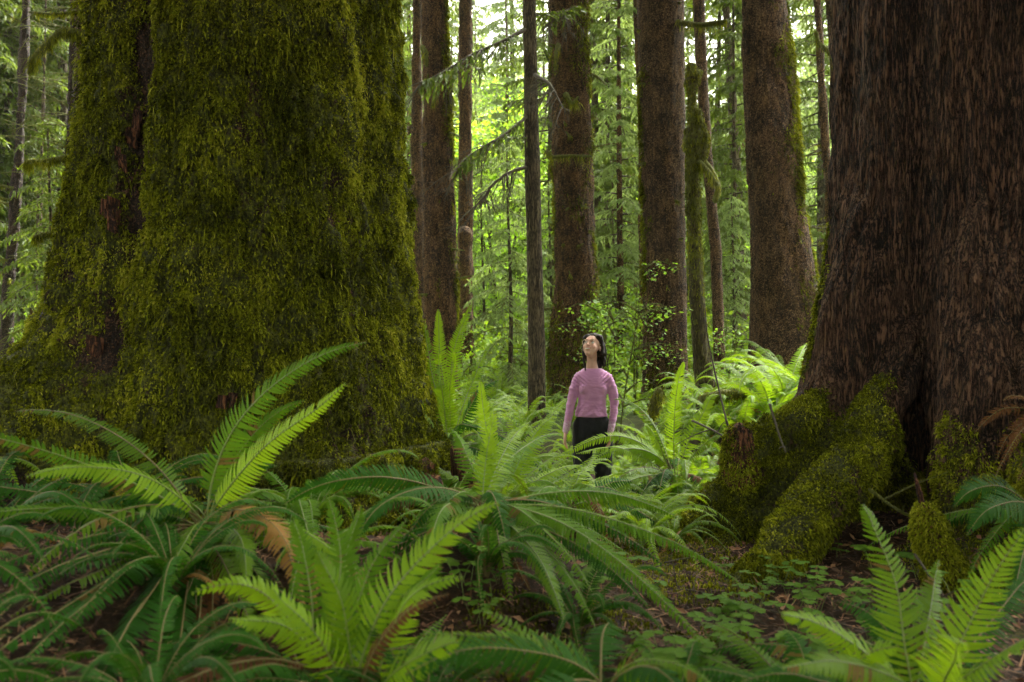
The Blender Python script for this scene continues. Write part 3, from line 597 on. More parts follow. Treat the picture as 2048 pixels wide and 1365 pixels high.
# narrow mossy snag with knobs
def snag():
    Y=10.0; root=thing('mossy_snag','narrow broken snag coated in hanging moss, in front of the thick scaly trunk','dead tree',(float(P(1410,790,Y)[0]),Y,g1(P(1410,0,Y)[0],Y)))
    pl=[(1420,880,.13),(1412,790,.125),(1402,700,.10),(1394,600,.088),(1390,500,.08),(1387,400,.078),(1385,320,.07),(1386,292,.062)]
    p=spline([P(a,b,Y) for a,b,_ in pl],140); rad=np.interp(np.linspace(0,7,140),range(8),[q[2] for q in pl])
    prims=[tube(p,rad,20)]
    for L in ([(1392,300,.07),(1398,262,.055),(1396,225,.045)],[(1386,300,.06),(1384,230,.05),(1383,170,.045),(1382,134,.05)],[(1384,180,.04),(1396,150,.045),(1400,146,.035)],
              [(1376,300,.05),(1378,262,.045)],[(1376,165,.03),(1374,164,.035)],[(1400,330,.05),(1412,285,.04),(1406,255,.035)]):
        prims.append(tube(spline([P(a,b,Y-.03) for a,b,_ in L],16),np.interp(np.linspace(0,len(L)-1,16),range(len(L)),[q[2] for q in L]),12))
    V,N,fs=remesh(prims,.014,3); V=V+N*(.02*fbm(V*np.array([16,16,4]),3,5)+.02*np.abs(fbm(V*np.array([30,30,5]),2,6)))[:,None]
    mb=MB(); mb.add(V,fs,0,None,-.12+.45*sst(1.5,3.,V[:,2])+.3*fbm(V*6,2,9)); mb.obj('stem',M['mossy'],root)
    mb=MB(); VV,f,tt=tufts(V,N,.1+sst(1.6,3,V[:,2]),7000,3,(.01,.045),.004,.3,1.); mb.add(VV,f,0,tt); mb.obj('moss',M['tuft'],root)
    branch(root,[P(1400,325,9.9),P(1418,345,9.8),P(1432,368,9.7)],.035,.03,hangn=400,seed=5,hl=.1)
    return root
snag()
# ---------------------------------------------------------------- far conifers
PROT=[]
for k in range(5):
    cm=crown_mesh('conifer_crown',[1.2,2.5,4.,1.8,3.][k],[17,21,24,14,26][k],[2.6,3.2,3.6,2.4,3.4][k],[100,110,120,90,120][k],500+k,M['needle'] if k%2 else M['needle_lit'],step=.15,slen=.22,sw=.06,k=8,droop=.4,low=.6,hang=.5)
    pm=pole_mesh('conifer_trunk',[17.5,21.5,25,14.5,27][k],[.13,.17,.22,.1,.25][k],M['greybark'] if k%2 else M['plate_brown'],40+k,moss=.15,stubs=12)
    PROT.append((cm,pm))
GAPS=[(-200,160,'in the dim gap left of the giant mossy trunk'),(800,850,'in the sliver beside the giant mossy trunk'),(850,915,'behind the brown trunk nearest the giant mossy trunk'),
 (915,1050,'in the bright gap left of the slender grey brown trunk'),(1050,1110,'in the gap between the slender trunk and the knobbly trunk'),(1110,1190,'behind the knobbly trunk and the woman'),
 (1190,1285,'in the gap between the knobbly trunk and the thick scaly trunk'),(1285,1375,'behind the thick scaly trunk'),(1375,1500,'in the gap between the mossy snag and the thick leaning trunk'),
 (1500,1620,'behind the thick leaning trunk'),(1620,1710,'in the narrow gap beside the furrowed giant'),(1710,2600,'behind the furrowed giant')]
def where(px):
    for a,b,s in GAPS:
        if a<=px<b: return s
    return 'behind the giant trunks'
def dist(Y): return 'nearer' if Y<24 else ('hazy' if Y<42 else 'faint distant')
rs=R(4); far=[]
spec=[]
for px,Y,k,s in [(10,19,1,.85),(70,22,0,.9),(110,24,2,1),(-60,18,1,1),(150,30,4,1),(40,33,2,1),(95,45,4,1),(-20,40,4,1),(-150,20,2,1),(-120,30,4,1),(0,60,4,1),(120,62,2,1),(60,75,4,1.1),
  (1240,19,0,.75),(1215,26,1,.9),(1262,33,2,.95),(1470,20,3,.8),(1440,29,1,.95),(1490,36,2,1),(1640,24,1,.9),(1670,34,4,.85),(860,25,1,.9),(905,31,0,.9),(1100,24,1,.85),(820,33,2,.9),
  (1560,27,2,1),(1330,26,1,1),(1010,38,2,.8),(950,45,4,.75)]: spec.append((px,Y,k,s))
for px,Y,k in [(-30,20,1),(60,26,3),(115,20,1),(-110,17,3),(25,22,1),(85,27,3),(-60,30,3),(140,38,3),(20,42,3),(1205,38,1),(1250,44,3),(1650,40,3),(1480,46,1),(870,48,1),(1080,50,3),(930,60,1),(1040,66,2),(985,75,4),(1010,90,2)]: spec.append((px,Y,k,1.))
for px in range(790,1760,26):
    for Y0 in (46,62,82):
        if Y0==46 and px%76>37: continue
        spec.append((px+rs.uniform(-18,18),Y0+rs.uniform(-8,8),rs.randint(0,5),rs.uniform(.8,1.15)))
for px,Y,k,s in spec:
    if 930<px<1060 and Y<34: s*=.8
    cm,pm=PROT[k]; X=(px-1024)/F*Y; z=g1(X,Y)
    lab=f'{dist(Y)} green conifer {where(px)}'
    root=bpy.data.objects.new('conifer_tree',None); C.objects.link(root); tag(root,lab,'tree','conifers far behind the trunks')
    root.location=(X,Y,z-.05); root.rotation_euler.z=rs.uniform(0,6.28); root.scale=(s,s,s)
    for nm,me in (('trunk',pm),('crown',cm)):
        o=bpy.data.objects.new(nm,me); C.objects.link(o); o.parent=root
for X,Y,k,s in [(-6,-7,2,1.1),(-1.5,-9,4,1.),(4,-7.5,2,1.1),(9,-4,4,1.1),(-11,-2,4,1.1),(1,-14,2,1.1),(-8,-14,4,1.1),(9,-12,2,1.1),(11,2,2,1.),(-10,4,1,1.)]:  # unseen conifers added out of view to darken the foreground
    root=bpy.data.objects.new('conifer_tree',None); C.objects.link(root); tag(root,'unseen tall conifer added behind or beside the viewpoint to shade the foreground','tree','unseen shade conifers around the viewpoint')
    root.location=(X,Y,g1(X,Y)); root.rotation_euler.z=X; root.scale=(s*1.25,s*1.25,s)
    for nm,me in (('trunk',PROT[k][1]),('crown',PROT[k][0])):
        o=bpy.data.objects.new(nm,me); C.objects.link(o); o.parent=root
# ---------------------------------------------------------------- young hemlock with drooping dead lower boughs
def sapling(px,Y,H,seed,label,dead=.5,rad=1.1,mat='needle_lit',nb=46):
    X=(px-1024)/F*Y; zg=g1(X,Y); root=thing('young_conifer_tree',label,'tree',(X,Y,zg),'young conifers under the big trees'); rs=R(seed)
    p=np.array([[X+.04*math.sin(z),Y,zg-.1+z] for z in np.linspace(0,H,20)]); V,f=tube(p,np.linspace(.05,.012,20),8); mb=MB(); mb.add(V,f,0,None,.1); mb.obj('trunk',M['greybark'],root)
    mf=MB(); md=MB()
    for b in range(nb):
        u=(b+.5)/nb; z=.35+u*(H-.4); a=b*2.4; d=np.array([math.cos(a),math.sin(a),0]); L=rad*(1-u*.72)*rs.uniform(.7,1.15)
        pts=bough_pts(np.array([X,Y,zg+z]),d,L,.12,.5)
        if u<dead:
            V,f=tube(pts,np.linspace(.013,.004,9),5,False); md.add(V,f,0,None,.5)
            for q in range(int(L*16)):
                b0=pts[rs.randint(2,9)]; V,f=tube(bough_pts(b0,nrm(np.array([d[0]*.4+rs.normal(0,.6),d[1]*.4+rs.normal(0,.6),-.35])),rs.uniform(.1,.35)*L,0,.5,4),np.linspace(.006,.002,4),3,False); md.add(V,f,0,None,.5)
        if u>dead*.6 or rs.rand()<.3: sprays(mf,mf,pts,L,rs,step=.07,slen=.11,sw=.035,k=6,hang=.5,wr=.007)
    if md.n: md.obj('dead_boughs',M['mossy'],root)
    mf.obj('crown',[M[mat],M['twig']],root); return root
sapling(1018,15.5,5.0,1,'young conifer with bare drooping lower boughs, between the brown trunks and the slender grey trunk',.55,1.35)
sapling(1100,18,4.6,2,'young conifer showing between the slender trunk and the knobbly trunk',.35,1.2)
sapling(965,21,6,3,'young pale green conifer just left of the bare-boughed sapling',.2,1.5)
sapling(1228,21,6,4,'young conifer with fine grey green boughs right of the knobbly trunk',.3,1.5,'needle')
sapling(100,13,4.5,5,'young dark conifer under the dim trees at the left edge',.3,1.2,'needle')
sapling(1465,18,4.,6,'young soft green conifer between the curved trunk and the leaning trunk',.2,1.1)
# ---------------------------------------------------------------- lime green maples in the bright gap
def leaf_cloud(mb,centers,rad,n,size,rs,mat=0,flat=.6):
    c=centers[rs.randint(0,len(centers),n)]; p=c+rs.normal(0,1,(n,3))*np.array([rad,rad,rad*flat])
    a=rs.uniform(0,6.28,n); nn=nrm(rs.normal(0,.5,(n,3))+np.array([0,0,1.])); d=nrm(np.cross(nn,np.stack([np.cos(a),np.sin(a),0*a],-1))); s=np.cross(nn,d)
    l=(size*rs.uniform(.6,1.3,n))[:,None]
    V=np.stack([p-d*l*.5,p+s*l*.42-nn*l*.08,p+d*l*.6,p-s*l*.42-nn*l*.08],1).reshape(-1,3); i=np.arange(n)*4
    mb.add(V,np.stack([i,i+1,i+2,i+3],-1),mat,np.repeat(rs.uniform(0,1,n),4))
def maple(px,Y,H,Rr,n,seed,label,z0=.3,mat='lime',name='maple_tree',cat='tree',grp='leafy maples in the bright gaps',ls=.13):
    X=(px-1024)/F*Y; zg=g1(X,Y); root=thing(name,label,cat,(X,Y,zg),grp); rs=R(seed); mb=MB(); cs=[]
    for k in range(3 if H>2.5 else 4):
        a=rs.uniform(0,6.28); top=np.array([X+math.cos(a)*Rr*.5,Y+math.sin(a)*Rr*.5,zg+H*rs.uniform(.8,1)]); st=spline([[X,Y,zg-.1],[X+math.cos(a)*.15*Rr,Y,zg+H*.4],top],12)
        V,f=tube(st,np.linspace(.022*H**.7 if H>2.5 else .009,.01 if H>2.5 else .004,12),6); mb.add(V,f,0,None,.2)
        for j in range(9 if H>2.5 else 5):
            b=st[rs.randint(int(12*z0),12)]; e=b+np.array([rs.normal(0,.5)*Rr,rs.normal(0,.5)*Rr,rs.uniform(-.05,.25)*Rr]); V,f=tube(spline([b,(b+e)/2+[0,0,.1],e],6),np.linspace(.012,.004,6),4,False); mb.add(V,f,0,None,.2)
            for q in (0.5,.75,1.): cs.append(b+(e-b)*q)
    mb.obj('stem',M['greybark'] if H>2.5 else M['mossy'],root); mf=MB(); leaf_cloud(mf,np.array(cs),Rr*.16,n,ls,rs); mf.obj('crown',M[mat],root); return root
maple(1000,24,7.0,2.6,5200,1,'lime green maple in the gap left of the slender trunk, below dark dead boughs')
maple(955,29,9.5,3.0,5200,2,'tall yellow green maple behind the stub trunk, reaching the top of the bright gap')
maple(1085,28,6.5,2.2,3800,3,'lime maple behind the slender trunk, showing on its right')
maple(1020,36,13,3.6,6000,4,'high pale yellow maple crown against the sky in the bright gap',.45)
maple(1060,44,16,4.2,6000,9,'faint high maple crown closing the sky gap above the slender trunk',.45)
maple(925,50,19,4.5,6000,10,'faint tall maple against the sky above the stub trunk',.45)
maple(985,60,22,5.,7000,11,'faint pale maple crown filling the sky gap right of the stub trunk',.4)
maple(880,26,6,2.2,2600,5,'lime maple peeping out behind the brown trunk nearest the giant mossy one')
maple(1235,30,6,2.4,2600,6,'yellow green maple low in the gap right of the knobbly trunk',.2)
maple(1640,30,7,2.4,3000,7,'bright pale green maple beside the furrowed giant',.2)
maple(1455,32,7,2.6,3000,8,'yellow green maple deep in the gap by the leaning trunk',.2)
for k,(px,Y,H,lab) in enumerate([(1235,9.3,1.75,'tall thin-stemmed shrub just right of the woman'),(1268,12,2.2,'leafy shrub in front of the thick scaly trunk, left of it'),(1190,12.3,1.9,'small leafy shrub leaning on the knobbly trunk above the woman'),
      (935,15,1.2,'bushy bright shrub at the foot of the stub trunk'),(1035,16,1.1,'low bright shrub below the bare-boughed sapling'),(1455,14,1.2,'low leafy shrub at the foot of the curved trunk')]):
    maple(px,Y,H,.36*H**.6,int(190*H),20+k,lab,.45,'shrubleaf','leafy_shrub','shrub','leafy shrubs among the ferns',.05)
# small leafy sprig on the knobbly trunk
rt=thing('leafy_sprig','sprig of dark green leaves sprouting from the knobbly trunk above the woman','plant',P(1180,625,13.2)); mb=MB(); mf=MB(); rs=R(7)
for q in range(7):
    e=P(1180+rs.uniform(-14,30),625+rs.uniform(-22,25),13.1+rs.uniform(-.2,.1)); V,f=tube(spline([P(1172,632,13.4),(P(1172,632,13.3)+e)/2+[0,0,.05],e],6),np.linspace(.01,.004,6),4,False); mb.add(V,f); leaf_cloud(mf,np.array([e,(e+P(1180,625,13.2))/2]),.06,26,.09,rs)
mb.obj('stem',M['twig'],rt); mf.obj('leaves',M['shrubleaf'],rt)
print('trees',time.time()-T0)
# ================================================================ ferns
def frond_geo(mb,pts,W,npairs,rs,up=None,roll=0.,leaf=0,stem=1,droop=.25,start=.14,fwd=.25,cut=0.,vein=True,curl=.0,tintb=0.,flat=1.,lod=0,dead=None):
    """sword-fern frond along pts: a thin stalk and two ranks of tapering leaflets"""
    pts=np.asarray(pts,float); n=len(pts)
    if lod==0:
        tt_=np.linspace(0,1,n); o_=rs.rand()*90; wob=np.stack([vnoise(np.stack([tt_*3+o_,0*tt_+j_,0*tt_],-1),j_) for j_ in range(3)],-1); pts=pts+wob*.022*tt_[:,None]; roll=roll+rs.normal(0,.12)
    T=nrm(np.gradient(pts,axis=0))
    if up is None: up=np.array([0,0,1.])
    S=nrm(np.cross(T,up)+1e-6); Nn=np.cross(S,T)
    if lod==0:
        tw=np.linspace(0,1,n)[:,None]*rs.normal(0,.25); S,Nn=S*np.cos(tw)+Nn*np.sin(tw),Nn*np.cos(tw)-S*np.sin(tw)
    if roll: c,s_=math.cos(roll),math.sin(roll); S,Nn=S*c+Nn*s_,Nn*c-S*s_
    L=float(np.linalg.norm(np.diff(pts,axis=0),axis=1).sum())
    u=np.linspace(start,.992,npairs); ix=u*(n-1); i=np.minimum(ix.astype(int),n-2); f=(ix-i)[:,None]
    def at(a): return a[i]*(1-f)+a[i+1]*f
    p,t,s,nn=at(pts),nrm(at(T)),nrm(at(S)),nrm(at(Nn))
    v=(u-start)/(1-start)
    shp=np.minimum(1,.5+v*3.2)*np.clip(1-v,0,1)**.72
    sp=L*(1-start)/npairs
    for sg in (-1,1):
        k=npairs; jit=rs.normal(0,.06,k)[:,None]; keep=rs.rand(k)>cut
        l=(W*shp*rs.uniform(.9,1.06,k)+.004)[:,None]
        a=(fwd+v*.35)[:,None]+jit+(.18*vnoise(np.stack([u*7+sg*3,u*0+rs.rand()*50,u*0],-1),3))[:,None]
        d=nrm(s*sg*np.cos(a)+t*np.sin(a)-nn*(droop*rs.uniform(.6,1.4,k)[:,None])+curl*nn)
        w=np.minimum(sp*.36,l[:,0]*.3)[:,None]*flat
        wdir=nrm(t-d*(t*d).sum(1,keepdims=True)+nn*rs.normal(0,.12,k)[:,None])
        pn=nrm(np.cross(d,wdir)); pn=pn*np.sign((pn*nn).sum(1,keepdims=True))
        b=p+sg*s*.0015
        q=[]
        if lod==0: st=[(0,.75),(.12,1.1),(.55,.85),(.85,.42)]
        else: st=[(0,.8),(.5,.9)]
        for x,ww in st:
            c=b+d*l*x-pn*l*(x*x)*(droop*.55+.1)+t*l*x*x*.10
            q+= [c-wdir*w*ww,c+wdir*w*ww]
        tip=b+d*l-pn*l*(droop*.55+.1)+t*l*.14; q.append(tip)
        m=len(q); V=np.stack(q,1)[keep]; kk=len(V)
        j=np.arange(kk)*m; fs=[]
        for e in range(len(st)-1): fs.append(np.stack([j+2*e,j+2*e+1,j+2*e+3,j+2*e+2],-1))
        fs=[np.concatenate(fs)] if fs else []
        fs.append(np.stack([j+m-3,j+m-2,j+m-1],-1))
        if lod==0 and dead is not None:
            dk=(vnoise(np.stack([v[keep]*5+sg*9+rs.rand()*40,v[keep]*0,v[keep]*0],-1),5)>.8)&(rs.rand(kk)>.5)
        tt=np.clip(tintb+.42+.25*v[keep]+rs.normal(0,.14,kk),0,1)
        if lod==0 and dead is not None and dk.any():
            for sel,mt in ((~dk,leaf),(dk,dead)):
                VV=V[sel]; kk2=len(VV); j=np.arange(kk2)*m
                if not kk2: continue
                f2=[np.concatenate([np.stack([j+2*e,j+2*e+1,j+2*e+3,j+2*e+2],-1) for e in range(len(st)-1)]),np.stack([j+m-3,j+m-2,j+m-1],-1)]
                mb.add(VV.reshape(-1,3),f2,mt,np.repeat(tt[sel],m))
        else: mb.add(V.reshape(-1,3),fs,leaf,np.repeat(tt,m))
    rad=np.linspace(.0045,.0012,n)*(L/.9)**.5
    V,f=tube(pts,rad,4 if lod==0 else 3,False); mb.add(V,f,stem,.6)
def bez(a,b,c,n=22,d=None):
    t=np.linspace(0,1,n)[:,None]
    if d is None: return (1-t)**2*a+2*t*(1-t)*b+t*t*c
    return (1-t)**3*a+3*t*(1-t)**2*b+3*t*t*(1-t)*c+t**3*d
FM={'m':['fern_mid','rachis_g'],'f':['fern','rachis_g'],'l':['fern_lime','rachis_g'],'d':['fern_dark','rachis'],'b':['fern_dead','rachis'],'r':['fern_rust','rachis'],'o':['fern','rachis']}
def hero_fern(name_label,crown,specs,seed,nf=14,grp='large sword ferns in front'):
    c=P(*crown); zg=g1(c[0],c[1]); root=thing('sword_fern',name_label,'fern',(c[0],c[1],min(zg,c[2]))); root['group']=grp; rs=R(seed)
    mb=MB(); V,f=ellipsoid((c[0],c[1],(zg+c[2])/2-.02),(.05,.05,max(.04,(c[2]-zg)/2+.02)),None,14,10); V=V+.012*fbm(V*40,2,seed)[:,None]; mb.add(V,f,0,None,-.5); mb.obj('crown',M['rot'],root)
    fill=[]
    for q in range(nf):
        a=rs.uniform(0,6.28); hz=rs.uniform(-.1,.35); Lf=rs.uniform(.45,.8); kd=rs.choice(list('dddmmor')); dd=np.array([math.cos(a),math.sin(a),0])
        fill.append((kd,c+dd*Lf*.5+[0,0,hz],c+dd*Lf*1.1+[0,0,hz*.3-.32],.085))
    for s in list(specs)+fill:
        (kind,ctrl,tip,W)=s[:4]; roll=s[4] if len(s)>4 else 0.; dr=s[5] if len(s)>5 else .22
        a=c+np.array([rs.normal(0,.02),rs.normal(0,.02),-.03]); b=ctrl if isinstance(ctrl,np.ndarray) else P(*ctrl); e=tip if isinstance(tip,np.ndarray) else P(*tip); e=np.array([e[0],e[1],max(e[2],g1(e[0],e[1])+.02)])
        pts=bez(a,a*.35+b*.65,b*.6+e*.4,26,e)
        L=float(np.linalg.norm(np.diff(pts,axis=0),axis=1).sum())
        mb=MB(); k=FM[kind]
        if kind=='r' : W=W*.7
        frond_geo(mb,pts,W,int(max(22,L*50)),rs,roll=roll,droop=dr,up=nrm(np.array([0.,-.62,.8])) if not isinstance(ctrl,np.ndarray) else nrm(np.array([0,-.3,.95])),cut=.02 if kind in 'fldm' else .12,curl=0,tintb={'m':0,'f':0,'l':.1,'d':-.05,'b':0,'r':0,'o':-.3}[kind],dead=2 if kind in 'dmof' and rs.rand()<.6 else None)
        mb.obj('frond',[M[k[0]],M[k[1]],M['fern_dead_patch']],root,smooth=True)
    return root
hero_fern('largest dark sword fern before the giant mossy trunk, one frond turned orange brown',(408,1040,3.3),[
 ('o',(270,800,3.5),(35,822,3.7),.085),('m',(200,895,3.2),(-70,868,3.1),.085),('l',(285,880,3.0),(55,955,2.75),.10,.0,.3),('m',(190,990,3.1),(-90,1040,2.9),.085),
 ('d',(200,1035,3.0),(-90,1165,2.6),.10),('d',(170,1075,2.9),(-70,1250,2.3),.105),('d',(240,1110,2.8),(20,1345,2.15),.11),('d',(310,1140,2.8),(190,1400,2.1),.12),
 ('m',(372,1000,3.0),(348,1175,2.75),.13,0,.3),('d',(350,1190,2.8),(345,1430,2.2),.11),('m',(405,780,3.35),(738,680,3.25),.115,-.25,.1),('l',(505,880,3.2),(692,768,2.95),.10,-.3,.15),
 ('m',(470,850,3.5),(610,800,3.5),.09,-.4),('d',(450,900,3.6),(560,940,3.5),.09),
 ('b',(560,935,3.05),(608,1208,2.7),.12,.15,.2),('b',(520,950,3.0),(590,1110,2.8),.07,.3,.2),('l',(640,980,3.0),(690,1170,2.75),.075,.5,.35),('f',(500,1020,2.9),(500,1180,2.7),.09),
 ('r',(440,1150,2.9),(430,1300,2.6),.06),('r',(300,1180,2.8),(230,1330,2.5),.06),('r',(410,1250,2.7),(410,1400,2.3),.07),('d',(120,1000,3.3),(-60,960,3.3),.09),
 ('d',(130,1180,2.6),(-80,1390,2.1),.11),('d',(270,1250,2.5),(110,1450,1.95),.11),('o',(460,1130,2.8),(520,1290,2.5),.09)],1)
hero_fern('fresh lime green fern with curled tips low in front of the dark sword fern',(640,1335,2.45),[
 ('l',(560,1110,2.45),(396,1180,2.3),.075,.35,.35),('l',(600,1200,2.3),(455,1245,2.15),.075,.3,.3),('m',(640,1120,2.6),(590,1040,2.6),.085),('m',(700,1130,2.5),(655,1010,2.6),.09),
 ('m',(720,1200,2.4),(800,1045,2.5),.095),('m',(760,1230,2.3),(870,1120,2.3),.10),('d',(560,1300,2.2),(420,1380,2.0),.10),('m',(650,1400,2.1),(560,1440,1.9),.1),('m',(700,1120,2.6),(720,1010,2.7),.08)],2)
hero_fern('bright feathery fern reaching up to the right at the bottom centre',(720,1400,2.3),[
 ('l',(760,1090,2.35),(992,1020,2.3),.105,-.2,.2),('l',(770,1150,2.3),(910,1150,2.2),.085,0,.25),('f',(690,1180,2.3),(640,1110,2.3),.09),('f',(800,1300,2.1),(930,1290,1.95),.10),('r',(740,1230,2.2),(880,1180,2.1),.06),('l',(650,1230,2.2),(545,1180,2.15),.08)],3)
hero_fern('sprawling sword fern in the centre whose long fronds droop to the lower right',(962,1005,3.65),[
 ('m',(1150,985,3.3),(1405,1300,2.6),.095,0,.3),('m',(1060,960,3.4),(1195,1195,2.9),.095,0,.3),('m',(1250,975,3.5),(1478,1168,3.1),.095,0,.3),('m',(1200,935,3.8),(1365,1040,3.8),.085,0,.4),
 ('o',(1000,1000,3.3),(1012,1205,3.0),.085),('f',(1085,1060,3.1),(1130,1238,2.75),.085,0,.3),('m',(1120,1070,3.1),(1180,1250,2.8),.075),('d',(740,880,3.3),(565,1010,3.2),.105,.25,.3),
 ('d',(800,900,3.1),(720,1080,2.9),.1),('l',(972,900,3.8),(985,820,3.8),.085,0,.1),('l',(1000,880,4.0),(1065,838,4.3),.085),('m',(930,880,3.8),(900,860,3.9),.08),('d',(1150,1040,3.2),(1310,1230,2.8),.085,0,.3),
 ('m',(1010,870,4.1),(1130,870,4.6),.085),('r',(1030,1080,3.2),(1060,1180,3.0),.05),('r',(980,1060,3.2),(950,1180,3.0),.06),('m',(870,960,3.2),(850,1110,2.9),.09)],4)
hero_fern('broad dark green fern hanging low along the bottom edge, centre',(1200,1375,2.25),[
 ('d',(1120,1225,2.2),(800,1345,2.0),.12,0,.35),('f',(1080,1230,2.35),(850,1270,2.3),.1,0,.35),('f',(1290,1250,2.25),(1440,1400,2.0),.11,0,.3),('d',(1180,1330,2.0),(1000,1440,1.8),.1),('f',(1150,1280,2.4),(960,1220,2.6),.085),('r',(1100,1330,2.2),(980,1350,2.1),.06)],5)
hero_fern('bright upright sword fern in the lower right corner below the mossy roots',(1850,1420,2.4),[
 ('f',(1800,1170,2.5),(1733,1012,2.65),.115,0,.12),('f',(1950,1240,2.4),(2050,1065,2.4),.125,0,.12),('l',(1720,1225,2.35),(1568,1238,2.2),.085,.1,.3),('l',(1900,1270,2.2),(1935,1290,1.85),.12,0,.25),
 ('d',(1790,1230,2.6),(1690,1205,2.8),.10),('f',(1760,1290,2.2),(1560,1330,2.0),.1),('f',(1980,1300,2.2),(2120,1240,2.0),.12),('d',(1700,1330,2.2),(1480,1360,2.1),.1,0,.3),('f',(1870,1220,2.6),(1870,1120,2.8),.09),('d',(2000,1180,2.7),(2070,1150,2.9),.1)],6)
hero_fern('muted grey green fern lying along the bottom edge below the leafy seedlings',(1640,1440,2.4),[
 ('d',(1560,1320,2.3),(1390,1340,2.2),.1,0,.3),('d',(1620,1290,2.4),(1560,1260,2.6),.08),('o',(1500,1240,2.6),(1400,1255,2.8),.07),('o',(1700,1300,2.3),(1790,1290,2.2),.1)],7)
hero_fern('dark drooping fern arching in from the right edge beside the furrowed giant',(2095,1030,4.0),[
 ('d',(1985,900,3.8),(1902,1015,3.7),.12,.3,.25),('d',(2010,940,3.6),(1930,1070,3.5),.13,.3,.25),('d',(2100,880,3.8),(2160,940,3.6),.1),('d',(2060,1050,3.6),(2020,1180,3.4),.1)],8)
hero_fern('tall yellow green fern standing against the right flank of the giant mossy trunk',(905,890,5.6),[
 ('l',(885,700,5.7),(940,605,5.9),.10,0,.1),('l',(868,700,5.6),(872,618,5.7),.095,0,.1),('f',(860,760,5.5),(848,640,5.6),.09),('f',(885,760,5.3),(873,700,5.1),.09,.9,.1),('f',(900,760,5.4),(910,700,5.3),.08,.9,.1),
 ('d',(930,780,5.4),(1000,760,5.6),.10),('l',(930,760,5.8),(985,690,6.0),.09),('f',(860,850,5.3),(850,800,5.1),.09),('d',(910,820,5.1),(960,860,4.9),.09),('f',(945,830,5.2),(1000,810,5.0),.09)],9)
hero_fern('fern whose long pale green fronds cross in front of the legs of the woman',(1350,950,5.9),[
 ('l',(1270,800,5.9),(1095,925,5.7),.09,.15,.2),('l',(1290,830,5.8),(1120,965,5.5),.085,.15,.2),('l',(1260,870,5.7),(1150,905,5.6),.08),('f',(1300,780,6.1),(1225,800,6.2),.075),('l',(1340,780,5.8),(1370,730,5.7),.09),
 ('l',(1400,800,5.9),(1440,790,6.),.09),('f',(1290,930,5.5),(1200,1000,5.2),.09),('f',(1420,850,5.6),(1460,870,5.4),.08),('l',(1310,860,5.5),(1290,850,5.1),.09,.8),('f',(1370,880,5.4),(1380,960,5.1),.08)],10)
hero_fern('feathery fern with an upright frond standing left of the woman at hip height',(1010,1000,4.9),[
 ('l',(960,860,4.9),(960,765,4.9),.095,.2,.1),('l',(1060,860,5.1),(1140,795,5.4),.09),('l',(1040,880,5.0),(1105,840,5.2),.08),('f',(985,880,4.7),(940,850,4.6),.09),('l',(1100,930,5.1),(1165,930,5.3),.08),('f',(900,900,4.8),(862,960,4.6),.09),('f',(1050,950,4.6),(1110,1010,4.4),.09)],11)
hero_fern('dark folded fern low in front of the boots, its midrib pale',(1140,1010,4.6),[
 ('f',(1140,920,4.5),(1215,1000,4.3),.12,.2,.4),('d',(1180,960,4.7),(1270,960,4.8),.1),('f',(1080,960,4.4),(1040,1030,4.2),.09),('f',(1230,970,4.4),(1330,1010,4.2),.09,0,.3),('l',(1160,940,4.8),(1190,900,5.0),.08)],12)
# ---- repeating ferns, drawn from a few shared frond meshes; each plant parents its fronds
def proto_frond(L,W,arch,seed,kind,lod=0,el=1.15):
    d=np.array([1,0,0.]); up=np.array([0,0,1.])
    pts=bez(np.zeros(3),d*L*.18*math.cos(el)+up*L*.45,d*L*.55+up*L*(.72-arch*.3),22 if lod==0 else 9,d*L*(.62+.25*arch)+up*L*(.62-arch*.75))
    mb=MB(); frond_geo(mb,pts,W,int(L*(46 if lod==0 else 24)),R(seed),leaf=0,stem=1,droop=.2,lod=lod,cut=.03); k=FM[kind]
    return mb.mesh('frond',[M[k[0]],M[k[1]]])
PF={}
for kd in 'fldm':
    PF[kd]=[proto_frond(.95,.085,a,60+i+ord(kd),kd,0) for i,a in enumerate((.15,.4,.65,.95))]
PFd=[proto_frond(.7,.06,1.2,99,'b',0)]
def plant_parts(x,y,s,seed,n=13,kinds='ffl'):
    rs=R(seed); L=[]
    kd=kinds[rs.randint(len(kinds))]
    for k in range(n):
        a=k*2.39996+rs.normal(0,.2); q=(k/n); me=PF[kd][int(min(3,q*4+rs.uniform(-.6,.9)) if q>0 else 0)] if rs.rand()>.05 else PFd[0]
        L.append((me,a,rs.uniform(.75,1.1),rs.normal(0,.12)))
    return L
def fern_plant(x,y,s,seed,label,n=13,kinds='ffl'):
    z=g1(x,y)-.02; root=thing('sword_fern',label,'fern',(x,y,z),'sword ferns of the green understorey'); 
    for me,a,ls,ro in plant_parts(x,y,s,seed,n,kinds):
        o=bpy.data.objects.new('frond',me); C.objects.link(o); o.parent=root; o.rotation_euler=(ro,0,a); o.scale=(ls,)*3
    root.scale=(s,)*3; return root
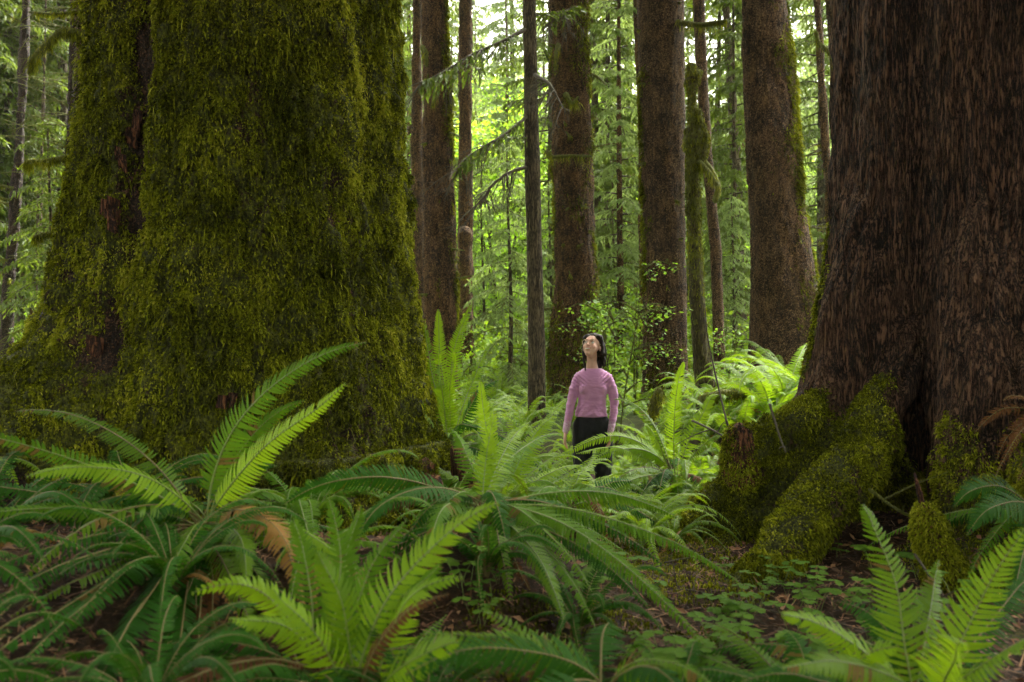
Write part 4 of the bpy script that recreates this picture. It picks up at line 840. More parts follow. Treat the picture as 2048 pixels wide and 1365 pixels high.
# whole-plant meshes for the ones too small to show their fronds apart
def plant_mesh(seed,kind,n=13):
    rs=R(seed); mb=MB()
    for k in range(n):
        a=k*2.39996+rs.normal(0,.25); arch=.1+.9*k/n+rs.normal(0,.1); L=rs.uniform(.7,1.)
        d=np.array([math.cos(a),math.sin(a),0]); up=np.array([0,0,1.])
        pts=bez(np.zeros(3),d*L*.08+up*L*.45,d*L*.55+up*L*(.72-arch*.3),10,d*L*(.62+.25*arch)+up*L*(.62-arch*.7))
        frond_geo(mb,pts,.085,int(L*26),rs,droop=.2,lod=1)
    kk=FM[kind]; return mb.mesh('fern_leaves',[M[kk[0]],M[kk[1]]])
PM=[plant_mesh(700+i,'flflf'[i]) for i in range(5)]
def near(px):
    L=[(-400,120,'at the dim left edge'),(800,905,'right beside the giant mossy trunk'),(905,1000,'below the stub trunk'),(1000,1055,'below the bare-boughed sapling'),(1055,1110,'at the foot of the slender grey brown trunk'),
       (1110,1165,'just left of the woman'),(1165,1240,'around the woman'),(1240,1290,'just right of the woman'),(1290,1380,'at the foot of the thick scaly trunk'),(1380,1430,'at the foot of the mossy snag'),
       (1430,1500,'between the mossy snag and the leaning trunk'),(1500,1640,'at the foot of the thick leaning trunk'),(1640,3000,'beside the furrowed giant')]
    for a,b,s in L:
        if a<=px<b: return s
    return 'by the giant mossy trunk'
placed=[]; rs=R(21)
TR=[(-1.45,13,.5),(.33,12,.35),(1.2,14,.6),(2.5,13,.6),(3.95,12,.8),(2.42,10,.25),(-1.78,5.5,1.5),(3.4,5.9,1.6),(.7,7,.42),(-1.0,17,.3),(3.9,16,.3)]
def ok(x,y,dm):
    for a,b,r in TR:
        if math.hypot(x-a,y-b)<r+.12: return False
    for a,b in placed:
        if math.hypot(x-a,y-b)<dm: return False
    px=1024+x/y*F
    if y<7.2 and abs(px-1185)<95: return False
    if 5.2<y<6.95 and abs(px-1185)<150: return False
    # keep the trunk roots clear
    if x>1.0 and y<5.6: return False
    return True
man=[(.95,4.7,.5),(1.05,5.3,.6),(.8,5.3,.65),(.55,4.7,.6),(1.3,5.7,.65),(.40,6.3,.8),(.98,6.3,.8),(.7,5.85,.72),(1.3,6.2,.8),(.12,5.85,.8),(.72,6.5,.62),(.52,7.6,.7),(1.0,7.7,.7),(2.35,8.3,1.25),(2.75,8.4,1.35),(3.05,8.9,1.45),(3.35,9.4,1.5),(2.55,9.4,1.35),(3.6,10.2,1.5),(2.2,9.,1.1),(.02,6.2,.85),(-.35,6.6,.9),(1.45,6.6,.85),(1.75,7.4,.85),(-.1,7.6,.9),(1.55,8.2,.85),(.35,8.1,.8),(1.15,8.0,.75),(2.1,8.6,.9),(2.75,8.9,1.05),(3.2,9.3,1.1),(2.95,9.9,1.1),(3.6,9.6,1.0),(-.9,7.3,1.),(-.75,8.2,.95),(2.6,7.7,.75),(3.3,8.7,1.0),
     (-4.9,7.4,1.1),(-5.4,8.2,1.1),(-5.0,9.,1.0)]
cnt=0
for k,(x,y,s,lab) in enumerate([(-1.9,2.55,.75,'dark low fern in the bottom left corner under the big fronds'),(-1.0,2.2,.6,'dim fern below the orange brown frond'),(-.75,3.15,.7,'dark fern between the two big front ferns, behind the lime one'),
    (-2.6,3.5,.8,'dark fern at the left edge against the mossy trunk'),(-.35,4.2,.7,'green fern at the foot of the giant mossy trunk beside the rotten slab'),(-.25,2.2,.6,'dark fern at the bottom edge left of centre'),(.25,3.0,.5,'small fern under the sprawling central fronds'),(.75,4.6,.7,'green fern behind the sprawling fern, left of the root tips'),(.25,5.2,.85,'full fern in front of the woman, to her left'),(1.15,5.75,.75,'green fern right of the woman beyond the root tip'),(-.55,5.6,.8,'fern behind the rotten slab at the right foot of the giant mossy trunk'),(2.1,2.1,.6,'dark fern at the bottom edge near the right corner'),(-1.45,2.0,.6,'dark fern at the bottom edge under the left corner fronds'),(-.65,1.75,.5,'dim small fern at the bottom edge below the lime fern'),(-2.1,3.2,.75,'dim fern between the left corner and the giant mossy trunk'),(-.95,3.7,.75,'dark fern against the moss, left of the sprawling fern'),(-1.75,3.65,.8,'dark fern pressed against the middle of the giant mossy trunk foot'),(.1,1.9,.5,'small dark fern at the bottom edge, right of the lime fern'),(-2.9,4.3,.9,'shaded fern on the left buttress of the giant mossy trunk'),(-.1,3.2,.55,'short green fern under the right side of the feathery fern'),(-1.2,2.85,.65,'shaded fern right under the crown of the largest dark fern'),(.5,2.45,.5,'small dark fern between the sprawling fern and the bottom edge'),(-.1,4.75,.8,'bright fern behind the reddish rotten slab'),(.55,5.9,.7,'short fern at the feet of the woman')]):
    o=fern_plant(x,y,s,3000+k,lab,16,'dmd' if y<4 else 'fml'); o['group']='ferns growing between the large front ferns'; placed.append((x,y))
for x,y,s in man:
    px=1024+x/y*F
    fern_plant(x,y,s,1000+cnt,f"{'small' if s<.82 else ('big arching' if s>1.2 else 'full')} bright fern {near(px)}, {'close to the front' if y<7.6 else 'mid distance'}",15,'lfl' if y>7 else 'ffl'); placed.append((x,y)); cnt+=1
tries=0
while cnt<235 and tries<9000:
    tries+=1; y=6.0+(rs.rand()**.8)*13.5; px=rs.uniform(770,1760); x=(px-1024)/F*y
    dm=.36+.018*y
    if not ok(x,y,dm): continue
    placed.append((x,y)); s=rs.uniform(.62,.98)*(1.08 if y>9 else 1)
    if 1100<px<1270 and y>7: s*=.85
    if y<9.5: fern_plant(x,y,s*.95,2000+cnt,f"{'short' if s<.8 else 'tall'} green fern {near(px)}, {'among the nearer ferns' if y<8 else 'amid the fern bed'}",13,'ffllf')
    else:
        o=bpy.data.objects.new('sword_fern',PM[rs.randint(5)]); C.objects.link(o); o.location=(x,y,g1(x,y)-.02); o.rotation_euler.z=rs.uniform(0,6.3); o.scale=(s*1.1,)*3
        tag(o,f"{'far' if y>14 else 'mid-distance'} bright fern {near(px)}",'fern','sword ferns of the green understorey')
    cnt+=1
for k in range(16):
    y=rs.uniform(8.5,14); px=rs.uniform(-150,130); x=(px-1024)/F*y
    o=bpy.data.objects.new('sword_fern',PM[k%5]); C.objects.link(o); o.location=(x,y,g1(x,y)); o.rotation_euler.z=rs.uniform(0,6.3); o.scale=(1.1,)*3
    tag(o,'bright fern under the dim trees at the left edge','fern','sword ferns of the green understorey')
# far understorey: nobody could count it
mb=MB(); 
for k in range(420):
    y=rs.uniform(16,44); px=rs.uniform(-200,170) if k%6==0 else rs.uniform(760,1760); x=(px-1024)/F*y; z=g1(x,y); 
    for q in range(9):
        a=rs.uniform(0,6.3); L=rs.uniform(.6,1.1); d=np.array([math.cos(a),math.sin(a),0]); up=np.array([0,0,1.]); arch=rs.uniform(.2,1)
        pts=bez(np.zeros(3),up*L*.45,d*L*.5+up*L*.65,6,d*L*.8+up*L*(.6-arch*.5))+np.array([x,y,z])
        frond_geo(mb,pts,.11,11,rs,droop=.2,lod=1)
    if k%2==0: leaf_cloud(mb,np.array([[x+rs.normal(0,.5),y,z+rs.uniform(.3,1.4)] for _ in range(6)]),.22,200,.11,rs,0)
tag(mb.obj('undergrowth',[M['fern_lime'],M['rachis_g']]),'soft bright green undergrowth filling the forest floor far back','undergrowth',None,'stuff')
print('ferns',time.time()-T0,len(placed))
# ================================================================ the woman
def woman():
    D=7.0; k=D/F
    def W(px,py,dy=0.): q=P(px,py,D); return q+np.array([0,dy,0])
    zg=g1(.71,7.0); base=W(1186,690); base[2]=-.30; 
    root=thing('person','person in a mauve long-sleeved top and loose black trousers, glasses, looking up and smiling','person',(base[0],D,-.30))
    def rx(a): c,s=math.cos(a),math.sin(a); return np.array([[1,0,0],[0,c,-s],[0,s,c]])
    def rz(a): c,s=math.cos(a),math.sin(a); return np.array([[c,-s,0],[s,c,0],[0,0,1]])
    HR=1.03*rz(math.radians(-27))@rx(math.radians(-22)); HC=W(1184.5,694,.0)
    def H(x,y,z): return HC+HR@np.array([x,y,z])
    def he(c,r): return ellipsoid(H(*c),r,HR,18,12)
    arms={-1:[W(1157,757,.02),W(1148,780,.02),W(1142,808,.01),W(1136,838,-.02),W(1131,862,-.04)],1:[W(1216,757,.0),W(1226,780,.01),W(1229,808,.01),W(1225,838,-.03),W(1219,862,-.06)]}
    prims=[he((0,.012,.028),(.074,.09,.084)),he((0,-.028,-.02),(.059,.062,.086)),he((0,-.045,-.072),(.038,.038,.032)),he((0,-.075,-.090),(.017,.014,.014)),
        he((.036,-.064,-.024),(.022,.02,.02)),he((-.036,-.064,-.024),(.022,.02,.02)),he((0,-.079,.03),(.044,.012,.012)),he((0,-.083,-.054),(.026,.014,.017)),
        he((.075,.006,-.012),(.009,.019,.03)),he((-.075,.006,-.012),(.009,.019,.03)),tube([H(0,-.084,.014),H(0,-.097,-.004),H(0,-.106,-.024)],[.006,.008,.011],10),
        he((.011,-.094,-.026),(.008,.009,.007)),he((-.011,-.094,-.026),(.008,.009,.007)),
        tube([H(0,.015,-.05),W(1184,722,.02),W(1185,740,.03)],[.047,.043,.055],14),
        tube([W(1186,766,.03),W(1186,780,.02),W(1185,805,.02),W(1184,838,.02)],[.055,.06,.05,.05],20,True,[.09,.085,.08,.09])]
    for s in (-1,1):
        prims.append(tube([W(1186+s*8,754,.03)]+arms[s],[.045,.040,.034,.031,.027,.021],12))
        hx=W(1184+s*17,846,.02); kn=W(1184+s*22,945,.0+.03*s); an=W(1184+s*24,1040,.03)
        prims.append(tube([hx,kn,an],[.075,.05,.035],12)); prims.append(ellipsoid(an+[0,-.06,-.02],(.035,.1,.025)))
        # hand: palm and five fingers, relaxed
        wr=arms[s][-1]; dn=nrm(np.array([-.12 if s<0 else -.10,-.12,-1.])); side=np.array([.25*s,-1.,.1]); side=nrm(side-dn*np.dot(side,dn)); pn=np.cross(side,dn)*(-s)   # side = towards the thumb
        pn=nrm(np.array([-s*1.,0,0])-dn*np.dot(np.array([-s*1.,0,0]),dn)-side*np.dot(np.array([-s*1.,0,0]),side)) # palm faces the thigh
        pc=wr+dn*.05; prims.append(tube([wr+dn*.01,wr+dn*.04,wr+dn*.078],[.024,.036,.036],12,True,[.017,.014,.013]) if False else ellipsoid(pc,(.038,.014,.048),np.stack([side,pn,dn],1)))
        for j,(o,L) in enumerate(((.027,.068),(.009,.076),(-.009,.07),(-.027,.055))):
            b=wr+dn*.082+side*o; p1=b+dn*L*.42+pn*.006; p2=p1+nrm(dn+pn*.55)*L*.32; p3=p2+nrm(dn+pn*1.1)*L*.26
            prims.append(tube([b-dn*.02,b,p1,p2,p3],[.0088,.0085,.008,.0072,.0062],8))
        b=wr+dn*.03+side*.03; p1=b+nrm(dn+side*.8+pn*.3)*.032; p2=p1+nrm(dn+side*.15+pn*.3)*.028; prims.append(tube([b-side*.012,b,p1,p2],[.0125,.0115,.0095,.0075],8))
    V,N,fs=remesh(prims,.0042,2); mb=MB(); mb.add(V,fs)
    t=NT('skin'); co=t.coord(); n=t.noise(co,30,3); col=t.mix(n,(.60,.33,.25),(.68,.42,.33))
    skin=t.done(t.n('BsdfPrincipled',{'Base Color':col,'Roughness':.45,'Specular IOR Level':.35,'Subsurface Weight':.15,'Subsurface Radius':(.012,.005,.003),'Subsurface Scale':1.}).outputs[0])
    body=mb.obj('body',skin,root)
    # top
    rg=[(731,1185,12,.055,.03),(736,1185.5,17,.065,.03),(741,1186,24,.075,.028),(746,1186,30,.085,.025),(753,1186,33,.092,.022),(760,1186.5,33.5,.10,.02),(770,1186.5,31,.108,.015),(785,1186,29,.108,.015),(798,1185,27.5,.10,.02),(812,1184,29,.10,.02),(824,1183.5,31.5,.108,.02),(834,1183,33,.112,.02)]
    py=np.linspace(737,834,60); I=lambda j: np.interp(py,[r[0] for r in rg],[r[j] for r in rg])
    pts=np.stack([(I(1)-1024)*k,D+I(4),ZC+(690-py)*k],-1)
    a=np.linspace(0,2*np.pi,48,endpoint=False); VV=np.stack([pts[:,0:1]+np.cos(a)*(I(2)*k)[:,None],pts[:,1:2]+np.sin(a)*I(3)[:,None],pts[:,2:3]+0*a],-1).reshape(-1,3)
    f=grid_faces(60,48); i=np.arange(48); j=(i+1)%48; VV=np.concatenate([VV,[pts[0],pts[-1]]])
    prims=[(VV,[f[:,::-1],np.stack([i*0+len(VV)-2,i,j],-1),np.stack([59*48+i,i*0+len(VV)-1,59*48+j],-1)])]
    for s in (-1,1):
        prims.append(ellipsoid(W(1185+s*14,778,-.04),(.06,.052,.055)))
        prims.append(ellipsoid(W(1186+s*26,754,.022),(.05,.055,.045)))
        A=arms[s]; prims.append(tube([W(1186+s*18,757,.025)]+A[:-1]+[A[-1]],[.045,.047,.044,.040,.035,.029],16))
    V,N,fs=remesh(prims,.006,18); x=V[:,0]-base[0]; z=V[:,2]
    torso=np.abs(x)<.15
    lowz=sst(ZC+(690-790)*k,ZC+(690-825)*k,z)
    q=V*np.array([5.,5.,26.])+np.stack([0*x,0*x,np.abs(x)*30],-1)
    hemk=sst(ZC+(690-834)*k,ZC+(690-826)*k,z); d=.015*lowz*hemk*torso*fbm(q,2,3)+.004*hemk*fbm(V*np.array([13,13,20.]),2,7)
    arm=(~torso)|(np.abs(x)>.13); d+=arm*.005*fbm(V*np.array([16,16,55.]),2,8)
    ap=np.exp(-((np.abs(x)-.12)**2/.05**2+(z-(ZC+(690-760)*k))**2/.06**2)); d+=ap*.008*np.sin((z*1.2-np.abs(x))*150)
    V=V+N*d[:,None]
    mb=MB(); mb.add(V,fs,0,sst(ZC+(690-838)*k,ZC+(690-846)*k,z)*arm)
    t=NT('mauve_jersey'); co=t.coord(); pat=t.n('TexVoronoi',{'Vector':co,'Scale':75.}).outputs['Distance']; mk=t.math('MULTIPLY',t.attr('tint'),t.math('GREATER_THAN',pat,.42))
    col=t.mix(t.math('MULTIPLY',mk,.55),t.mix(t.noise(co,400,2),(.52,.22,.44),(.58,.27,.50)),(.75,.6,.7))
    mb.obj('top',t.done(t.n('BsdfPrincipled',{'Base Color':col,'Roughness':.75,'Specular IOR Level':.25,'Sheen Weight':.3,'Normal':bump(t,t.noise(t.coord((1,1,3.2)),9,3,.55),.45,.03)}).outputs[0]),root)
    # trousers
    prims=[tube([W(1183,848,.02),W(1183,856,.02),W(1184,864,.02)],[.095,.108,.11],24,True,[.132,.148,.14])]
    for s in (-1,1):
        prims.append(tube([W(1184+s*15,850,.02),W(1184+s*19,890,.02),W(1184+s*22,945,.02*s),W(1184+s*24,1000,.03),W(1184+s*24,1036,.03)],[.098,.092,.075,.068,.062],20))
    V,N,fs=remesh(prims,.009,4); V=V+N*(.022*fbm(V*np.array([14,14,4.]),3,5)+.006*fbm(V*30,2,6))[:,None]; mb=MB(); mb.add(V,fs)
    mb.obj('trousers',plain('black_cloth',(.012,.012,.014),(.028,.028,.032),14,.8,.2,.8,.35),root)
    for s in (-1,1):
        an=W(1184+s*24,1040,.03); V,N,fs=remesh([ellipsoid(an+[0,-.055,-.005],(.042,.115,.036)),tube([an,an+[0,0,.06]],[.045,.048],12)],.008,2); V[:,2]=np.maximum(V[:,2],-.30); mb=MB(); mb.add(V,fs); mb.obj('boot',M['twig'],root)
    # hair
    prims=[he((0,.024,.046),(.083,.092,.083)),he((0,.05,.0),(.084,.065,.08)),he((.045,.0,.075),(.045,.055,.035)),he((-.045,.0,.075),(.045,.055,.035)),
       tube([H(.075,.03,.03),H(.086,.045,-.03),W(1207,712,.07),W(1208,728,.06)],[.028,.034,.036,.02],12),tube([H(.03,.10,.0),W(1196,708,.12),W(1200,733,.10)],[.05,.055,.03],14),
       tube([H(.08,.01,.03),H(.09,.015,-.05),W(1209,722,.03)],[.018,.022,.012],10),tube([H(-.02,.10,.0),W(1184,712,.12),W(1182,738,.10)],[.05,.05,.025],14),
       tube([H(-.08,.02,.02),W(1168,708,.03),W(1169,726,.0),W(1170,741,-.03)],[.02,.016,.012,.006],10),tube([H(.055,-.03,.09),H(.08,-.01,.05),H(.085,.0,0)],[.014,.018,.014],10),tube([H(-.055,-.03,.09),H(-.078,-.01,.05),H(-.083,.0,-.01)],[.012,.014,.012],10)]
    rs=R(12)
    for q in range(26):
        a=rs.uniform(-.3,3.4); b=H(.078*math.cos(a),.04+.06*math.sin(a),.03+rs.normal(0,.02)); e=np.array([b[0]+rs.normal(.012,.012),b[1]+.01+rs.normal(0,.015),W(0,rs.uniform(716,738))[2]])
        prims.append(tube(spline([b,b*.6+e*.4+[rs.normal(.008,.012),.01,0],e*.8+b*.2+[rs.normal(0,.008),0,0],e+[rs.normal(0,.012),0,0]],12),np.linspace(.012,.004,12),7))
    V,N,fs=remesh(prims,.0045,1); V=V+N*(.006*fbm(np.stack([V[:,0]*90,V[:,1]*90,V[:,2]*12],-1),3,5))[:,None]; mb=MB(); mb.add(V,fs); mb.obj('hair',plain('dark_hair',(.008,.005,.003),(.022,.012,.007),120,.6,.2,0,.15),root)
    # face
    white=plain('eye_white',(.7,.68,.66),None,10,.3); dark=plain('iris',(.03,.018,.01),None,10,.2,.6); lip=plain('lips',(.45,.12,.12),(.5,.16,.15),50,.45); teeth=plain('teeth',(.78,.75,.70),None,10,.3,.5)
    for s in (-1,1):
        c=(s*.030,-.078,.008)
        mb=MB(); V,f=ellipsoid(H(*c),(.0125,.0125,.0095),HR,14,8); mb.add(V,f); e=mb.obj('eye',white,root)
        mb=MB(); V,f=ellipsoid(H(s*.030-.002,-.0865,.010),(.0055,.005,.0055),HR,10,6); mb.add(V,f); ii=mb.obj('iris',dark,root); ii.parent=e
        mb=MB(); V,f=tube(spline([H(s*.014,-.092,.027),H(s*.030,-.091,.033),H(s*.047,-.078,.027)],10),[.002,.003,.0032,.0034,.0034,.003,.003,.0026,.002,.0012],6); mb.add(V,f); mb.obj('eyebrow',M['twig'] if False else bpy.data.materials['dark_hair'],root)
        mb=MB(); V,f=tube(spline([H(s*.018,-.0895,.013),H(s*.030,-.0915,.018),H(s*.043,-.083,.012)],8),.0014,5); mb.add(V,f); mb.obj('eyelash',bpy.data.materials['dark_hair'],root)
    mb=MB(); V,f=ellipsoid(H(0,-.0955,-.053),(.021,.006,.0065),HR,16,8); mb.add(V,f); mb.obj('teeth',teeth,root)
    mb=MB()
    for up in (1,-1):
        V,f=tube(spline([H(-.028,-.083,-.045),H(-.015,-.0965,-.051+up*.0045-.002),H(0,-.1005,-.053+up*.0075-.001),H(.015,-.0965,-.051+up*.0045-.002),H(.028,-.083,-.045)],14),[.001]+[.0026]*12+[.001],6); mb.add(V,f)
    mb.obj('lips',lip,root)
    fr=MB(); gl=MB(); a=np.linspace(0,2*np.pi,21)
    for s in (-1,1):
        ring=np.array([H(s*.031+.0235*math.cos(q),-.103+.006*abs(math.cos(q)),.004+.021*math.sin(q)) for q in a]); V,f=tube(ring,.0014,5,False); fr.add(V,f)
        gl.add(np.concatenate([[H(s*.031,-.103,.004)],ring[:-1]]),np.array([[0,i+1,(i+1)%20+1] for i in range(20)]))
        V,f=tube([H(s*.054,-.099,.01),H(s*.078,-.03,.012),H(s*.083,.0,.008)],.0014,5); fr.add(V,f)
    V,f=tube([H(-.008,-.105,.008),H(0,-.109,.011),H(.008,-.105,.008)],.0014,5); fr.add(V,f)
    g=fr.obj('glasses',plain('gold_wire',(.5,.38,.25),None,10,.3,.8),root)
    t=NT('lens'); l=gl.obj('lens',t.done(t.n('MixShader',{0:.01,1:t.n('BsdfTransparent').outputs[0],2:t.n('BsdfGlossy',{'Roughness':.05}).outputs[0]}).outputs[0]),root); l.parent=g
woman()
print('woman',time.time()-T0)
# ================================================================ litter, ground leaves, roots, sticks
def litter():
    rs=R(50); mb=MB(); n=36000
    x=rs.uniform(-3.2,4.2,n); y=1.7+rs.rand(n)**1.2*6; z=gh(x,y)+.004
    a=rs.uniform(0,6.28,n); l=rs.uniform(.012,.05,n); w=rs.uniform(.0015,.004,n); el=rs.normal(0,.25,n)
    d=np.stack([np.cos(a),np.sin(a),el],-1)*l[:,None]; s=np.stack([-np.sin(a),np.cos(a),0*a],-1)*w[:,None]; p=np.stack([x,y,z+np.abs(el)*l],-1)
    V=np.stack([p-d-s,p-d+s,p+d+s*.5,p+d-s*.5],1).reshape(-1,3); i=np.arange(n)*4; mb.add(V,np.stack([i,i+1,i+2,i+3],-1),0,np.repeat(rs.rand(n),4))
    n=9000; x=rs.uniform(-3.2,4.2,n); y=1.7+rs.rand(n)**1.2*6; z=gh(x,y)+.012; a=rs.uniform(0,6.28,n); l=rs.uniform(.008,.032,n)
    nn=nrm(np.stack([rs.normal(0,.4,n),rs.normal(0,.4,n),np.ones(n)],-1)); d=nrm(np.cross(nn,np.stack([np.cos(a),np.sin(a),0*a],-1))); s=np.cross(nn,d); p=np.stack([x,y,z],-1); l=l[:,None]
    V=np.stack([p-d*l,p+s*l*.6+nn*l*.3,p+d*l,p-s*l*.5],1).reshape(-1,3); i=np.arange(n)*4; mb.add(V,np.stack([i,i+1,i+2,i+3],-1),0,np.repeat(rs.rand(n),4))
    t=NT('leaf_litter'); c=t.ramp(t.attr('tint'),[(0,(.02,.01,.006)),(.4,(.09,.04,.018)),(.75,(.2,.085,.035)),(1,(.36,.2,.1))])
    tag(mb.obj('forest_litter',t.done(t.n('BsdfPrincipled',{'Base Color':c,'Roughness':.8}).outputs[0]),smooth=False),'brown needles, flakes and dead leaf scraps strewn on the ground','litter',None,'stuff')
litter()
# moss tufts low on the ground near the roots
def ground_moss():
    rs=R(51); n=36000; x=rs.uniform(-.6,3.6,n); y=rs.uniform(2.1,5.2,n); p=np.stack([x,y,0*x],-1); k=(fbm(p*1.1,3,77)+.35*np.exp(-((x-2.2)**2+(y-3.6)**2)/1.2)>.12); p=p[k]; p[:,2]=gh(p[:,0],p[:,1])
    N=np.tile([0,0,1.],(len(p),1)); mb=MB(); V,f,t=tufts(p,N,np.ones(len(p)),30000,3,(.012,.03),.003,1.,-.1); mb.add(V,f,0,t)
    tag(mb.obj('ground_moss',M['tuft'],smooth=False),'patches of green moss on the floor around the roots','moss',None,'stuff')
ground_moss()
def surf_z(x,y):                      # top of whatever solid stands at (x, y): ground or root
    return g1(x,y)
# three-leaved seedlings, built as small plants
def seedling_mesh(seed,n,h,ls):
    rs=R(seed); mb=MB()
    for k in range(n):
        a=rs.uniform(0,6.28); b=np.array([rs.normal(0,.03),rs.normal(0,.03),0]); hh=h*rs.uniform(.55,1.15); top=b+np.array([math.cos(a)*hh*.5,math.sin(a)*hh*.5,hh])
        V,f=tube(spline([b,(b+top)/2+[0,0,hh*.12],top],6),.0014,4,False); mb.add(V,f,1,.5)
        for j in range(3):
            aa=a+j*2.094+rs.normal(0,.15); d=np.array([math.cos(aa),math.sin(aa),rs.uniform(-.25,.05)]); s=np.array([-math.sin(aa),math.cos(aa),0]); L=ls*rs.uniform(.8,1.2)
            pts=[(0,0,0),(.35,.42,.03),(.75,.5,.02),(1.05,.3,-.04),(.92,0,-.03),(1.05,-.3,-.04),(.75,-.5,.02),(.35,-.42,.03)]
            V=np.array([top+d*L*u+s*L*v+np.array([0,0,1.])*L*w for u,v,w in pts]+[top+d*L*.55-np.array([0,0,.06])*L])
            mb.add(V,np.array([[8,i,(i+1)%8] for i in range(8)]),0,rs.uniform(.2,.9))
    return mb.mesh('leaves',[M['oxalis'],M['rachis_g']])
SM=[seedling_mesh(900+i,[5,4,6,3,5][i],[.11,.13,.10,.16,.12][i],[.035,.04,.03,.045,.038][i]) for i in range(5)]
rs=R(33); sp=[]
import itertools
regs=[(1440,1780,1080,1250,26,'below the mossy roots'),(1480,1600,960,1080,11,'in the hollow between the two mossy roots'),(1380,1500,1180,1300,7,'beside the tip of the long mossy root'),(1700,1900,1120,1250,10,'in front of the broken mossy spur'),
      (900,1010,1180,1240,4,'in the centre between drooping fronds'),(1240,1420,1240,1340,9,'near the bottom edge, right of centre'),(1480,1700,1270,1365,6,'by the muted fern at the bottom'),(1930,2040,1100,1260,6,'under the right corner fern'),(1130,1320,1080,1170,6,'behind the sprawling fern')]
for x0,x1,y0,y1,n,lab in regs:
    for k in range(n):
        px=rs.uniform(x0,x1); py=rs.uniform(y0,y1); d=ZC*F/(py-690)
        for it in range(6): z=g1((px-1024)/F*d,d); d=(ZC-z-.08)*F/(py-690)
        x=(px-1024)/F*d
        o=bpy.data.objects.new('leafy_seedling',SM[rs.randint(5)]); C.objects.link(o); o.location=(x,d,g1(x,d)-.005); o.rotation_euler.z=rs.uniform(0,6.3); o.scale=(rs.uniform(.65,1.15),)*3
        tag(o,f'small three-leaved green seedling {lab}','plant','small leafy seedlings on the forest floor')
def stick(name,label,cat,pl,r0,r1,mat,moss=0,seed=0,hang=0,stubs_=0):
    p=spline([P(*q) for q in pl],24); loc=p[0]; 
    mb=MB(); rad=np.linspace(r0,r1,24)*(1+.2*vnoise(p*12,seed)); V,f=tube(p,rad,9); V=V+(fbm(V*25,2,seed)*r0*.25)[:,None]*nrm(V-V.mean(0)); mb.add(V,f,0,None,moss)
    rs=R(seed)
    for k in range(stubs_):
        b=p[rs.randint(4,22)]; e=b+rs.normal(0,1,3)*np.array([.12,.1,.08]); VV,ff=tube(spline([b,(b+e)/2+[0,0,.01],e],6),np.linspace(r1,.0015,6),4,False); mb.add(VV,ff,0,None,moss)
    if hang: 
        VV,ff,tt=tufts(V,nrm(V-np.repeat(p,9,0)[:len(V)] if len(V)==24*9 else rs.normal(0,1,V.shape)),np.ones(len(V)),hang,seed,(.012,.045),.0035,.6,.6); mb.add(VV,ff,1,tt)
    o=mb.obj(name,[M[mat],M['tuft']],None,loc=loc); tag(o,label,cat); return o
stick('fallen_log','short mossy log lying in the ferns between the snag and the leaning trunk','log',[(1412,800,8.6),(1440,792,8.5),(1475,786,8.5),(1500,788,8.6)],.07,.05,'mossy',.7,1,1500)
stick('fallen_branch','thin mossy rod poking up through ferns right of the woman','branch',[(1305,830,7.4),(1312,805,7.4),(1318,785,7.4)],.045,.04,'mossy',.7,2,500)
stick('thin_stem','thin dark leaning stem rising from the broken root stump','branch',[(1455,850,5.6),(1438,780,5.8),(1420,700,6.0),(1410,640,6.1)],.008,.004,'twig',0,3)
stick('fallen_twig','thin pale twig leaning on the broken root stump, left of it','twig',[(1385,842,5.6),(1420,858,5.4),(1445,872,5.3)],.009,.005,'deadtwig',0,4,0,3)
stick('fallen_twig','pale grey twig running down the side of the left mossy root','twig',[(1540,810,4.95),(1552,850,4.9),(1562,880,4.85),(1572,905,4.8)],.008,.004,'deadtwig',0,5,0,3)
stick('fallen_twig','mossy stick lying across the dark hollow between the right roots','twig',[(1740,980,4.2),(1780,1010,4.15),(1810,1028,4.1),(1830,1035,4.1)],.010,.006,'mossy',.4,6,0,2)
stick('fallen_twig','curved bare twig in front of the broken mossy spur','twig',[(1830,1110,3.7),(1865,1160,3.6),(1890,1200,3.5),(1900,1230,3.4)],.007,.003,'deadtwig',0,7,0,3)
stick('fallen_twig','thin curved twig lying below the seedlings on the right','twig',[(1690,1215,3.5),(1740,1205,3.5),(1775,1190,3.5),(1790,1182,3.5)],.006,.003,'deadtwig',0,8,0,3)
stick('fallen_twig','bare forked twig on brown litter by the tip of the long root','twig',[(1330,1185,3.9),(1370,1180,3.9),(1420,1190,3.8),(1450,1200,3.8)],.006,.003,'deadtwig',0,9,0,4)
stick('fallen_twig','pale twig lying on the litter at the bottom right of centre','twig',[(1440,1285,3.2),(1480,1262,3.3),(1500,1250,3.35)],.006,.003,'deadtwig',0,10,0,2)
stick('fallen_twig','thin arching twig behind the sprawling central fern','twig',[(1010,1120,3.3),(1030,1105,3.35),(1060,1100,3.4),(1085,1112,3.4)],.005,.003,'deadtwig',0,11,0,3)
stick('dead_bough','thin bare bough under the left side of the dark sword fern','branch',[(165,1120,3.3),(205,1080,3.3),(215,1030,3.3),(230,990,3.35)],.018,.010,'mossy',.5,12,300)
rs=R(77)
